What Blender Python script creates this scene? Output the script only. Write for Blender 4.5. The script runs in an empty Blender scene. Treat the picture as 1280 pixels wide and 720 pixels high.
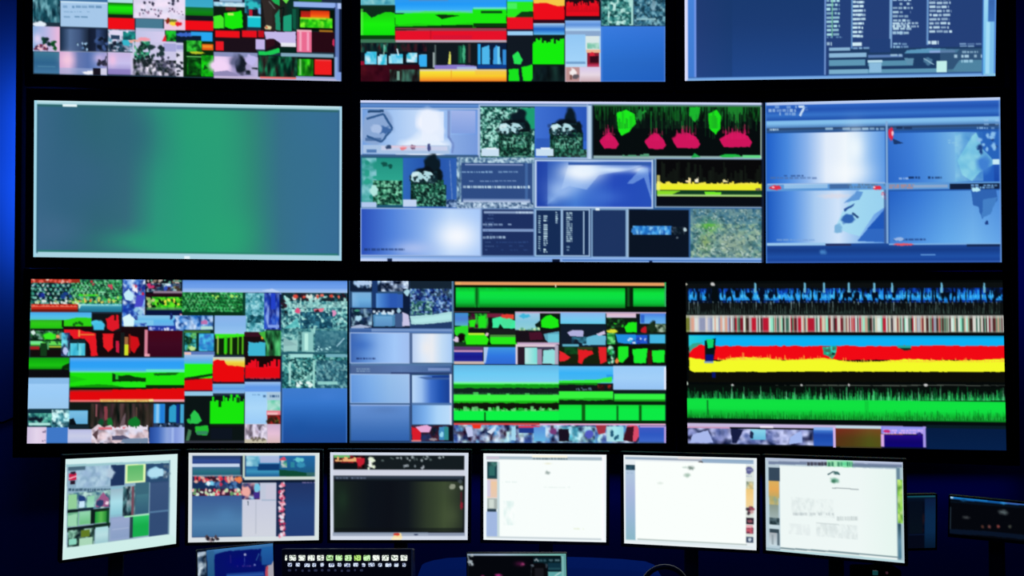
import bpy, bmesh, math, random
import numpy as np
from mathutils import Vector, Matrix

# ------------------------------------------------------------------ camera model
F = 1372.0
PITCH = math.radians(2.3)
EYE = np.array([0.0, 0.0, 1.60])
cp, sp_ = math.cos(PITCH), math.sin(PITCH)

def ray(px, py):
    x = (np.asarray(px, float) - 640.0) / F
    z = -(np.asarray(py, float) - 360.0) / F
    y = np.ones_like(x)
    return np.stack([x, y * cp - z * sp_, y * sp_ + z * cp], -1)

class Plane:
    """a vertical (or tilted) plane given by two ground points, one per side"""
    def __init__(s, xl, dl, xr, dr, tilt=0.0, zref=0.0):
        def gp(x, d):
            v = ray(x, 415.0)
            return EYE + v * (d / v[1])
        a, b = gp(xl, dl), gp(xr, dr)
        a[2] = b[2] = zref
        t = (b - a) / np.linalg.norm(b - a)
        n = np.array([t[1], -t[0], 0.0])            # towards the camera
        up = np.array([0, 0, 1.0])
        up = up * math.cos(tilt) - n * math.sin(tilt)   # tilt > 0 leans the top away
        n = np.cross(t, up)
        s.o, s.t, s.n, s.up = a, t, n / np.linalg.norm(n), up
    def hit(s, px, py, off=0.0):
        v = ray(px, py)
        o = s.o + s.n * off
        k = ((o - EYE) @ s.n) / (v @ s.n)
        return EYE + v * np.asarray(k)[..., None]

# ------------------------------------------------------------------ what the screens show
def hx(c):
    if not isinstance(c, str): return np.array(c, float)
    return np.array([int(c[i:i + 2], 16) / 255.0 for i in (0, 2, 4)])

class Pic:
    seed = 7
    soft = 1
    def __init__(s, quad):                       # quad: TL, TR, BR, BL in photograph pixels
        s.q = [np.array(p, float) for p in quad]
        s.w = int(round((np.linalg.norm(s.q[1] - s.q[0]) + np.linalg.norm(s.q[2] - s.q[3])) / 2))
        s.h = int(round((np.linalg.norm(s.q[3] - s.q[0]) + np.linalg.norm(s.q[2] - s.q[1])) / 2))
        s.b = np.zeros((s.h * 2, s.w * 2, 3))
        s.z(0, 0, 1)
    def z(s, ox, oy, k): s.ox, s.oy, s.k = ox, oy, float(k); return s
    def fwd(s, u, v):
        a, b, c, d = s.q
        return (a * (1 - u) + b * u) * (1 - v) + (d * (1 - u) + c * u) * v
    def inv(s, x, y):
        P = np.array([s.ox + x / s.k, s.oy + y / s.k]); u = v = 0.5
        a, b, c, d = s.q
        for _ in range(6):
            R_ = s.fwd(u, v) - P
            du = (b - a) * (1 - v) + (c - d) * v; dv = (d - a) * (1 - u) + (c - b) * u
            D = du[0] * dv[1] - du[1] * dv[0]
            u -= (R_[0] * dv[1] - R_[1] * dv[0]) / D; v -= (du[0] * R_[1] - du[1] * R_[0]) / D
        return u * s.w * 2, v * s.h * 2
    def box(s, x0, y0, x1, y1):
        xc, yc = (x0 + x1) / 2, (y0 + y1) / 2
        X0 = int(round(s.inv(x0, yc)[0])); X1 = int(round(s.inv(x1, yc)[0]))
        Y0 = int(round(s.inv(xc, y0)[1])); Y1 = int(round(s.inv(xc, y1)[1]))
        X0, X1 = max(0, X0), min(s.w * 2, X1); Y0, Y1 = max(0, Y0), min(s.h * 2, Y1)
        return X0, Y0, X1, Y1
    def rng(s):
        Pic.seed += 1
        return np.random.default_rng(Pic.seed)
    def r(s, x0, y0, x1, y1, c, a=1.0):
        X0, Y0, X1, Y1 = s.box(x0, y0, x1, y1)
        if X1 > X0 and Y1 > Y0: s.b[Y0:Y1, X0:X1] = s.b[Y0:Y1, X0:X1] * (1 - a) + hx(c) * a
    def g(s, x0, y0, x1, y1, cs, d='v', a=1.0):
        X0, Y0, X1, Y1 = s.box(x0, y0, x1, y1)
        if X1 <= X0 or Y1 <= Y0: return
        n = (Y1 - Y0) if d == 'v' else (X1 - X0)
        t = (np.arange(n) + .5) / n * (len(cs) - 1)
        C = np.array([hx(c) for c in cs]); i = np.minimum(t.astype(int), len(cs) - 2); f = (t - i)[:, None]
        L = C[i] * (1 - f) + C[i + 1] * f
        L = L[:, None, :] if d == 'v' else L[None, :, :]
        s.b[Y0:Y1, X0:X1] = s.b[Y0:Y1, X0:X1] * (1 - a) + L * a
    def field(s, H, W, cx, cy, g):
        """smooth value noise, cell cx*cy in buffer pixels"""
        nx, ny = int(W / cx) + 3, int(H / cy) + 3
        v = g.random((ny, nx))
        xs = np.arange(W) / cx; ys = np.arange(H) / cy
        xi, yi = xs.astype(int), ys.astype(int); xf, yf = xs - xi, ys - yi
        xf = xf * xf * (3 - 2 * xf); yf = yf * yf * (3 - 2 * yf)
        a = v[np.ix_(yi, xi)]; b = v[np.ix_(yi, xi + 1)]; c = v[np.ix_(yi + 1, xi)]; d = v[np.ix_(yi + 1, xi + 1)]
        xf = xf[None, :]; yf = yf[:, None]
        return (a * (1 - xf) + b * xf) * (1 - yf) + (c * (1 - xf) + d * xf) * yf
    def n(s, x0, y0, x1, y1, pal, cx=4, cy=None, a=1.0, thr=None, sharp=1.6):
        """noise of palette colours, cell size in photograph pixels; thr: paint only where the noise is above"""
        cy = cy or cx
        X0, Y0, X1, Y1 = s.box(x0, y0, x1, y1)
        if X1 <= X0 or Y1 <= Y0: return
        g = s.rng(); H, W = Y1 - Y0, X1 - X0
        C = np.array([hx(c) for c in pal])
        gain = min(1.0, .42 + .22 * sharp)
        def layer(kx, ky):
            nx, ny = int(W / kx) + 4, int(H / ky) + 4
            G = C[g.integers(0, len(pal), (ny, nx))]
            wx = (s.field(H, W, kx * .9, ky * .9, g) - .5) * .9; wy = (s.field(H, W, kx * .9, ky * .9, g) - .5) * .9
            X = np.clip(np.arange(W)[None, :] / kx + wx + .5, 0, nx - 1.01); Y = np.clip(np.arange(H)[:, None] / ky + wy + .5, 0, ny - 1.01)
            xi, yi = X.astype(int), Y.astype(int); xf, yf = (X - xi)[..., None], (Y - yi)[..., None]
            xf = np.clip((xf - .5) * 1.5 + .5, 0, 1); yf = np.clip((yf - .5) * 1.5 + .5, 0, 1)
            return (G[yi, xi] * (1 - xf) + G[yi, xi + 1] * xf) * (1 - yf) + (G[yi + 1, xi] * (1 - xf) + G[yi + 1, xi + 1] * xf) * yf
        L = layer(cx * 2, cy * 2)
        L = L * .72 + layer(max(2.6, cx * 1.1), max(2.6, cy * 1.1)) * .28
        L = np.clip((L - C.mean(0)) * (1 + .25 * gain) + C.mean(0), 0, 1)
        A = np.full((H, W, 1), a)
        if thr is not None:
            m = s.field(H, W, cx * 2, cy * 2, g)
            A = A * np.clip((m - thr) * 8 + .5, 0, 1)[..., None]
        s.b[Y0:Y1, X0:X1] = s.b[Y0:Y1, X0:X1] * (1 - A) + L * A
    def mask(s, m, c, a=1.0):
        A = (m * a)[..., None]; s.b[:] = s.b * (1 - A) + hx(c) * A
    def p(s, pts, c, a=1.0):
        P = [s.inv(*q) for q in pts]
        xs = [q[0] for q in P]; ys = [q[1] for q in P]
        X0, X1 = max(0, int(min(xs)) - 1), min(s.w * 2, int(max(xs)) + 2)
        Y0, Y1 = max(0, int(min(ys)) - 1), min(s.h * 2, int(max(ys)) + 2)
        if X1 <= X0 or Y1 <= Y0: return
        gx, gy = np.meshgrid(np.arange(X0, X1) + .5, np.arange(Y0, Y1) + .5)
        w_ = min(Y1 - Y0, X1 - X0); g = s.rng(); am = min(2.2, w_ * .05)
        if am > .5 and len(pts) > 3 and a == 1.0: gx = gx + (s.field(gx.shape[0], gx.shape[1], 7, 7, g) - .5) * am; gy = gy + (s.field(gx.shape[0], gx.shape[1], 7, 7, g) - .5) * am
        ins = np.zeros(gx.shape, bool)
        for (ax, ay), (bx_, by) in zip(P, P[1:] + P[:1]):
            if ay == by: continue
            cnd = ((ay > gy) != (by > gy)) & (gx < (bx_ - ax) * (gy - ay) / (by - ay) + ax)
            ins ^= cnd
        A = (ins * a)[..., None]
        s.b[Y0:Y1, X0:X1] = s.b[Y0:Y1, X0:X1] * (1 - A) + hx(c) * A
    def e(s, cx, cy, rx, ry, c, soft=.15, a=1.0):
        X, Y = s.inv(cx, cy); k = 2 / s.k; rx *= k; ry *= k
        m = 1 + soft
        X0, X1 = max(0, int(X - rx * m) - 1), min(s.w * 2, int(X + rx * m) + 2)
        Y0, Y1 = max(0, int(Y - ry * m) - 1), min(s.h * 2, int(Y + ry * m) + 2)
        if X1 <= X0 or Y1 <= Y0: return
        gx, gy = np.meshgrid(np.arange(X0, X1) + .5, np.arange(Y0, Y1) + .5)
        g = s.rng(); am = min(rx, ry) * .7; kk = max(3, min(rx, ry) * .8)
        gx = gx + (s.field(gx.shape[0], gx.shape[1], kk, kk, g) - .5) * am; gy = gy + (s.field(gx.shape[0], gx.shape[1], kk, kk, g) - .5) * am
        d = np.sqrt(((gx - X) / rx) ** 2 + ((gy - Y) / ry) ** 2)
        A = (np.clip((1 + soft - d) / (2 * soft), 0, 1) * a)[..., None]
        s.b[Y0:Y1, X0:X1] = s.b[Y0:Y1, X0:X1] * (1 - A) + hx(c) * A
    def glow(s, cx, cy, rx, ry, c, a=1.0):
        X, Y = s.inv(cx, cy); k = 2 / s.k; rx *= k; ry *= k
        X0, X1 = max(0, int(X - rx * 2)), min(s.w * 2, int(X + rx * 2)); Y0, Y1 = max(0, int(Y - ry * 2)), min(s.h * 2, int(Y + ry * 2))
        gx, gy = np.meshgrid(np.arange(X0, X1) + .5, np.arange(Y0, Y1) + .5)
        A = (np.exp(-2 * (((gx - X) / rx) ** 2 + ((gy - Y) / ry) ** 2)) * a)[..., None]
        s.b[Y0:Y1, X0:X1] = s.b[Y0:Y1, X0:X1] * (1 - A) + hx(c) * A
    def l(s, pts, w, c, a=1.0):
        for (ax, ay), (bx_, by) in zip(pts, pts[1:]):
            d = math.hypot(bx_ - ax, by - ay) or 1; nx, ny = -(by - ay) / d * w / 2, (bx_ - ax) / d * w / 2
            s.p([(ax + nx, ay + ny), (bx_ + nx, by + ny), (bx_ - nx, by - ny), (ax - nx, ay - ny)], c, a)
    def sp(s, x0, yb, x1, hmin, hmax, c, step=8, up=True, fade=0.0, a=1.0, pw=1.0, wv=0.0):
        """row of spikes standing on (or hanging from) yb"""
        g = s.rng(); x = x0
        while x < x1:
            w = min(step * (0.6 + .8 * g.random()), x1 - x); h = hmin + (hmax - hmin) * g.random() ** pw
            if up: s.r(x, yb - h, x + w, yb, c, a * (1 - fade * g.random()))
            else: s.r(x, yb, x + w, yb + h, c, a * (1 - fade * g.random()))
            x += w + .01
    def hair(s, x0, yb, x1, hmin, hmax, c, step=6, w=3, up=True, a=1.0, pw=2.0):
        """thin separate needles"""
        g = s.rng(); x = x0
        while x < x1 - w:
            h = hmin + (hmax - hmin) * g.random() ** pw; ww = w * (.7 + .6 * g.random())
            if up: s.p([(x, yb), (x + ww * .35, yb - h), (x + ww * .65, yb - h), (x + ww, yb)], c, a * (.55 + .45 * g.random()) - 1e-6)
            else: s.p([(x, yb), (x + ww * .35, yb + h), (x + ww * .65, yb + h), (x + ww, yb)], c, a * (.55 + .45 * g.random()) - 1e-6)
            x += step * (.6 + .8 * g.random())
    def bars(s, x0, y0, x1, y1, pal, step=5, a=1.0):
        g = s.rng(); x = x0
        while x < x1:
            w = min(step * (0.5 + g.random()), x1 - x)
            s.r(x, y0, x + w, y1, pal[int(g.random() * len(pal))], a); x += w
    def wave(s, x0, x1, yt, yb, c, amp, step=20, which='t', a=1.0):
        """band whose top (t), bottom (b) or both edges wander"""
        g = s.rng(); n_ = max(2, int((x1 - x0) / step) + 1); xs = np.linspace(x0, x1, n_)
        top = [(x, yt + (amp * (g.random() - .5) if which in ('t', 'tb') else 0)) for x in xs]
        bot = [(x, yb + (amp * (g.random() - .5) if which in ('b', 'tb') else 0)) for x in xs]
        s.p(top + bot[::-1], c, a)
    def t(s, x0, y0, x1, y1, c, rows=4, lw=None, fill=.7, a=.9, gaps=6, rag=.3):
        """lines of unreadable small lettering"""
        g = s.rng(); dy = (y1 - y0) / rows; lw = lw or dy * .5
        for k in range(rows):
            x = x0; xe = x1 - (x1 - x0) * rag * g.random()
            while x < xe:
                w = gaps * (.4 + 1.2 * g.random())
                if g.random() < fill: s.r(x, y0 + k * dy, min(x + w, xe), y0 + k * dy + lw, c, a * (.6 + .4 * g.random()))
                x += w + gaps * .25
    def dots(s, x0, y0, x1, y1, pal, n, r0, r1, a=1.0):
        g = s.rng()
        for _ in range(n):
            s.e(x0 + (x1 - x0) * g.random(), y0 + (y1 - y0) * g.random(), r0 + (r1 - r0) * g.random(), (r0 + (r1 - r0) * g.random()), pal[int(g.random() * len(pal))], .35, a)
    def grid(s, x0, y0, x1, y1, pal, nx, ny, r, jit=.15):
        g = s.rng()
        for j in range(ny):
            for i in range(nx):
                x = x0 + (x1 - x0) * (i + .5 * (j % 2) + .25 + jit * (g.random() - .5)) / nx; y = y0 + (y1 - y0) * (j + .5 + jit * (g.random() - .5)) / ny
                s.e(x, y, r, r * .85, pal[int(g.random() * len(pal))], .3, .8)
    def frame(s, x0, y0, x1, y1, w, c):
        s.r(x0, y0, x1, y0 + w, c); s.r(x0, y1 - w, x1, y1, c); s.r(x0, y0, x0 + w, y1, c); s.r(x1 - w, y0, x1, y1, c)
    def colours(s):
        """linear colours at a (h+1)*(w+1) grid of vertices"""
        b = s.b
        for _ in range(s.soft):
            q = np.pad(b, ((1, 1), (1, 1), (0, 0)), 'edge')
            q = q[:-2] * .25 + q[1:-1] * .5 + q[2:] * .25; b = q[:, :-2] * .25 + q[:, 1:-1] * .5 + q[:, 2:] * .25
        b = np.pad(b, ((1, 1), (1, 1), (0, 0)), 'edge')
        c = (b[:-1, :-1] + b[1:, :-1] + b[:-1, 1:] + b[1:, 1:]) / 4
        c = c[::2, ::2]
        lum = (c @ np.array([.299, .587, .114]))[..., None]; c = np.clip(lum + (c - lum) * .94, 0, 1)
        return np.where(c <= .04045, c / 12.92, ((c + .055) / 1.055) ** 2.4)

TOP = -100
def mosaic(P, x0, y0, x1, y1, pal, cw, ch):
    g = P.rng(); y = y0
    while y < y1:
        x = x0
        while x < x1:
            w = cw * (.6 + g.random()); c = hx(pal[int(g.random() * len(pal))])
            P.g(x, y, min(x + w, x1), min(y + ch, y1), [c * .8, c, c * .6]); x += w
        y += ch

MIX = ['20b010', 'e81010', 'a8c8f0', '2a4060', '60b0e8', '204030', 'd8d0ec', '38a0b0', '301020']
FOL = ['0a2a1a', '2a9a3a', '0c4a2c', '7ae0b0', '0a3a2a', '104030']

# ================================================================== row 1, left
def pic_mosaic_left():
    P = Pic([(41, -113), (427, -97), (427, 102), (41.5, 93)])
    P.r(0, -200, 500, 200, '1c3040'); mosaic(P, 40, -120, 430, 2, MIX, 34, 26)
    P.z(0, 0, 5.333)
    P.n(220, -60, 400, 150, ['0c3040', '124a5a', '2f7080', '6aa8b4'], 3, 8)
    P.e(262, 162, 46, 17, 'e4f0fa')
    P.r(398, -60, 718, 12, '3a70a8'); P.r(404, 12, 718, 182, 'a4c8ec'); P.r(404, 12, 718, 22, 'c8e4f6')
    P.t(420, 38, 690, 60, '5888b4', 1, 16, .9, .8, 30, .1); P.t(425, 76, 640, 88, '6a98c0', 1, 7, .9, .7, 24); P.t(425, 108, 650, 122, '5a88b0', 1, 10, .85, .8, 30)
    P.r(718, -60, 886, 20, 'b0e0e8'); P.g(722, 18, 886, 104, ['08600a', '14f000', '10e004', '0c8a08']); P.r(722, 98, 886, 122, '0c2a10')
    P.r(722, 122, 898, 196, 'fa0812')
    P.n(890, -60, 1235, 126, ['d0cce8', 'ecdcf6', 'f4e4fa', 'e0dcf4'], 9)
    P.dots(920, -10, 1220, 30, ['303048'], 7, 5, 14); P.dots(930, 60, 1080, 110, ['3a3a58', 'a080a0'], 16, 3, 9); P.dots(1120, 50, 1220, 110, ['605070'], 12, 2, 7)
    P.r(905, 126, 1085, 192, '447a94'); P.g(905, 190, 1225, 290, ['b8c0e4', 'd0c8ec']); P.r(1095, 128, 1235, 204, 'f0c8e4')
    P.e(1140, 138, 40, 12, '70702a'); P.e(1160, 158, 34, 12, 'f8d830'); P.e(1190, 160, 22, 14, 'f01828'); P.e(1120, 140, 12, 20, '902010')
    # second row
    P.g(222, 176, 400, 344, ['88b0e0', 'b8b8e8', 'f0b8dc'], 'h'); P.glow(250, 260, 40, 50, 'f0d8f8', .8)
    P.dots(232, 300, 330, 334, ['702848', '402040', 'f0c0d0'], 18, 6, 14); P.dots(285, 258, 340, 296, ['10282c', '0c4030'], 9, 8, 14); P.dots(345, 270, 376, 330, ['0a4a20', '18702c'], 9, 8, 14)
    P.g(404, 184, 718, 346, ['182c48', '506c98', '3e5680', '182438', '30487a', '101c30'], 'h'); P.r(404, 184, 718, 196, '20304a', .7); P.r(590, 190, 640, 340, '10182c', .7)
    P.dots(510, 290, 600, 330, ['a0c8e8', '102030', '5880b0'], 12, 5, 10); P.dots(640, 250, 715, 330, ['101828', '3c5890'], 12, 8, 16)
    P.n(722, 200, 905, 345, ['e4dcf4', 'c8c8e8', '3080a0', 'd8e8f8', '183048'], 5); P.r(730, 204, 850, 232, 'e0d8f4'); P.r(740, 236, 800, 262, '284060')
    P.dots(740, 285, 830, 335, ['141c30', '203c50'], 10, 8, 18); P.e(838, 285, 24, 22, '30b8d0'); P.n(820, 212, 935, 268, ['14787c', '1c9c90', '0c5058'], 5, thr=.3)
    P.g(905, 210, 1100, 292, ['c0c4ea', 'd8ccf0'], 'h'); P.e(960, 262, 40, 12, 'f898a8'); P.e(900, 278, 40, 12, 'f0a898')
    P.r(1100, 204, 1290, 280, '06281c'); P.n(1106, 206, 1180, 274, ['083c14', '12a820', '16c828'], 5); P.r(1185, 208, 1290, 240, '3060c0'); P.p([(1080, 275), (1105, 225), (1108, 278)], 'f02030')
    P.r(885, 282, 1228, 506, 'ccc8ea'); P.r(1090, 290, 1215, 345, 'a8a8dc')
    P.n(885, 400, 1225, 506, ['20242c', '505468', 'a8a4c0', '1c2c2c', 'e8e0f4'], 4, 5, sharp=2.2)
    P.n(895, 275, 1000, 410, ['0c4038', '30b080', '103028', '80e0b0'], 4, thr=.35); P.dots(1000, 310, 1095, 380, ['142830', '1c3438'], 13, 8, 18); P.dots(890, 380, 1010, 440, ['182428'], 16, 8, 14)
    P.dots(1050, 380, 1200, 450, ['282c40', '50506c'], 16, 6, 12); P.e(1195, 478, 16, 26, 'f4f0fc')
    P.g(226, 346, 396, 490, ['3c7a98', '2c6490', '4078a4']); P.r(250, 440, 370, 446, '5c98b8', .6)
    P.g(398, 348, 714, 498, ['d8a8d4', 'e0b8e0', '6478b4', '5470b0', '6c88c8', 'a8a0d8'], 'h'); P.glow(450, 400, 60, 60, 'f8c8e0', .9); P.glow(660, 390, 50, 50, 'e0c0ec', .7); P.g(398, 455, 714, 498, ['a0b0dc', '90a0cc'], a=.6)
    P.e(600, 485, 50, 12, 'f0f0f8'); P.r(622, 456, 672, 500, '181420'); P.dots(655, 400, 705, 450, ['202438', '302c40'], 9, 8, 14); P.l([(690, 440), (710, 375)], 8, '282c44'); P.r(672, 456, 712, 498, 'ece4f4', .7)
    P.g(718, 350, 884, 496, ['c8b4e4', 'c8c0f0', '8c80c4'], 'v'); P.glow(750, 400, 40, 60, 'f8c0e4', .8); P.r(718, 462, 872, 498, '8878c0', .7); P.r(872, 350, 890, 500, 'd8d0ec', .6)
    for y in (346,): P.r(222, y - 3, 900, y + 3, 'c0c8e0', .6)
    P.z(220, 0, 5.333)
    P.g(62, -60, 248, 60, ['30a0c8', '38b0d0']); P.g(62, 50, 248, 112, ['10703a', '0c8a10', '087008']); P.r(62, 105, 248, 140, '14141c'); P.r(62, 138, 248, 204, 'fa0812')
    P.r(0, 204, 250, 290, '0c1c30'); P.e(60, 232, 60, 14, '3868d0'); P.r(100, 214, 240, 240, '28a0f0'); P.r(170, 215, 244, 275, '20a8f8')
    P.r(0, 285, 60, 345, 'c8c8ec'); P.r(5, 300, 50, 330, 'a0a0d8'); P.r(0, 345, 48, 510, 'e0dcf0'); P.dots(0, 360, 45, 500, ['303848', '181c28'], 12, 5, 12)
    P.r(50, 275, 252, 514, '062808'); P.n(70, 270, 172, 345, ['0a5a14', '1aa020', '30c830'], 4); P.r(175, 295, 248, 335, 'f06010'); P.r(178, 303, 240, 318, 'f89020'); P.e(140, 352, 50, 8, 'c0c820')
    P.r(70, 375, 180, 384, '60c060'); P.n(74, 388, 170, 500, ['042808', '0a7a10', '0c9c14', '063c0a'], 6); P.n(170, 370, 248, 510, ['0ad008', '14f80c', '0c8010'], 7); P.p([(190, 430), (215, 455), (180, 470)], '0a5010')
    P.r(252, -60, 590, 30, '1c3048'); P.r(290, -40, 440, 12, '90b8d8'); P.n(250, 15, 460, 44, ['a0d8f0', 'c8e8f8', '68a8d0'], 5)
    P.r(252, 45, 470, 205, '0c1c10'); P.r(330, 48, 400, 72, '602020'); P.p([(250, 110), (300, 100), (318, 120), (318, 190), (252, 190)], '40f020'); P.p([(320, 90), (440, 70), (446, 185), (380, 196), (322, 180)], '10f000'); P.r(345, 88, 385, 104, 'c0f060'); P.r(318, 100, 326, 190, '0c9010')
    P.n(460, -20, 585, 90, ['20b0c0', '103048', '30d0d0', '184868'], 5); P.e(510, 35, 38, 24, '28c0c8'); P.r(488, 62, 545, 112, '181020'); P.r(488, 66, 510, 108, 'c81830'); P.e(562, 75, 15, 20, '70b0f0')
    P.r(478, 112, 586, 182, '10c8d8'); P.r(478, 108, 586, 118, '70e8f0')
    P.g(565, -60, 820, 215, ['141414', '2c2420', '241c18', '0a2a20', '0c3a2c'], 'h'); P.p([(570, 0), (650, 0), (640, 190), (600, 170)], '302824'); P.l([(620, 10), (660, 60)], 8, '606060')
    P.p([(625, -10), (690, -10), (690, 40), (655, 20)], '18b050'); P.p([(700, -10), (760, -10), (735, 25)], '60e040'); P.p([(660, 100), (690, 60), (698, 205), (665, 200)], '18906c'); P.p([(715, 110), (770, 95), (772, 210), (716, 210)], '18a078'); P.p([(775, 60), (800, 60), (800, 200), (780, 190)], '0c5840'); P.l([(690, 60), (720, 50), (700, 190)], 8, '041410')
    P.e(612, 185, 22, 14, 'e0d8a0'); P.r(598, 176, 612, 190, 'd86040')
    P.r(250, 205, 590, 260, '1c0c10'); P.r(262, 207, 425, 250, 'f80c14'); P.r(440, 205, 540, 250, 'f00c18'); P.r(546, 205, 588, 250, 'c80c18'); P.r(252, 256, 540, 348, '1c1018'); P.r(266, 275, 318, 338, 'f41420')
    P.r(530, 262, 592, 332, 'c4b4ec'); P.r(595, 208, 805, 352, '180c14'); P.p([(592, 212), (800, 212), (800, 312), (720, 305), (680, 280), (650, 258), (596, 262)], 'c4b8ec'); P.r(700, 285, 800, 312, 'e8e8f4'); P.p([(598, 262), (660, 262), (660, 300), (600, 330)], '300c18')
    P.p([(550, 340), (600, 345), (690, 320), (690, 352), (640, 365), (550, 372)], '14d050')
    P.r(785, 15, 1100, 50, '90b0f0'); P.r(820, 50, 1060, 62, '0c2c50'); P.r(818, 62, 1055, 210, '041404'); P.g(832, 75, 900, 122, ['a01c10', 'e02010'], 'v'); P.g(896, 72, 1025, 126, ['d83008', 'f84c08', 'f89010']); P.n(828, 120, 1042, 186, ['14a008', '40f010', '80f820', '20c808'], 5); P.r(830, 118, 1000, 130, 'c0e020', .8)
    P.r(955, 200, 1045, 218, 'a87018'); P.r(805, 205, 905, 350, 'f06890'); P.r(822, 212, 838, 340, 'f8a8c0'); P.r(872, 215, 888, 340, 'f8a0c0'); P.r(805, 200, 905, 212, 'f8b0c0'); P.r(905, 215, 1062, 350, '280810'); P.e(1058, 285, 14, 26, 'e02858'); 
    P.r(1055, 50, 1100, 540, '101c40'); P.r(1060, 20, 1088, 530, '5c78b8'); P.r(1076, 20, 1100, 60, 'b0c8ff')
    P.r(252, 350, 545, 380, '8890c0'); P.g(254, 380, 550, 520, ['e8c8f4', 'e0c8f0', '9890c4', 'a8a0d0', 'c0b8e4'], 'h'); P.e(290, 440, 60, 60, 'f4d4f8', .4); P.e(430, 430, 38, 62, '141c28'); P.e(395, 410, 30, 40, '50587c', .5, .8); P.p([(250, 480), (340, 470), (420, 500), (400, 520), (252, 520)], '9088b8'); P.e(500, 400, 34, 32, 'c0b8f0'); P.n(450, 450, 545, 500, ['20283c', '404868', '182028'], 6, thr=.35)
    P.r(548, 372, 818, 515, '06241a'); P.n(550, 375, 815, 510, ['042018', '0c6040', '1a8858', '061c14', '2c1c1c', '0c4830'], 4, 12, sharp=2); P.r(700, 358, 1050, 380, '80a8c0'); P.r(690, 312, 800, 355, '042018')
    P.r(808, 385, 1055, 515, '020c04'); P.n(812, 395, 915, 508, ['0c8008', '40f018', '18d808', '0c5808'], 5, 12); P.r(822, 392, 834, 500, 'b0e8a0', .6); P.r(922, 396, 1038, 500, 'f81818'); P.r(930, 398, 1034, 408, 'f85050', .7)
    P.r(255, 516, 1095, 532, 'c8b8dc'); P.r(560, 514, 800, 532, 'f07070'); P.r(800, 512, 1060, 524, '90a0d0'); P.r(1055, 380, 1078, 530, '88a8e0'); P.r(1068, 480, 1100, 545, '80a0e8'); P.r(540, 530, 1095, 560, 'a8b4d8')
    return P

# ================================================================== row 1, middle  (the same board comes back in row 3, left)
def board(P, v):
    """wide stacked level graph board; v picks the copy. coordinates of the row 1 one, zoom 5.333 at (440,0)"""
    pass

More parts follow.
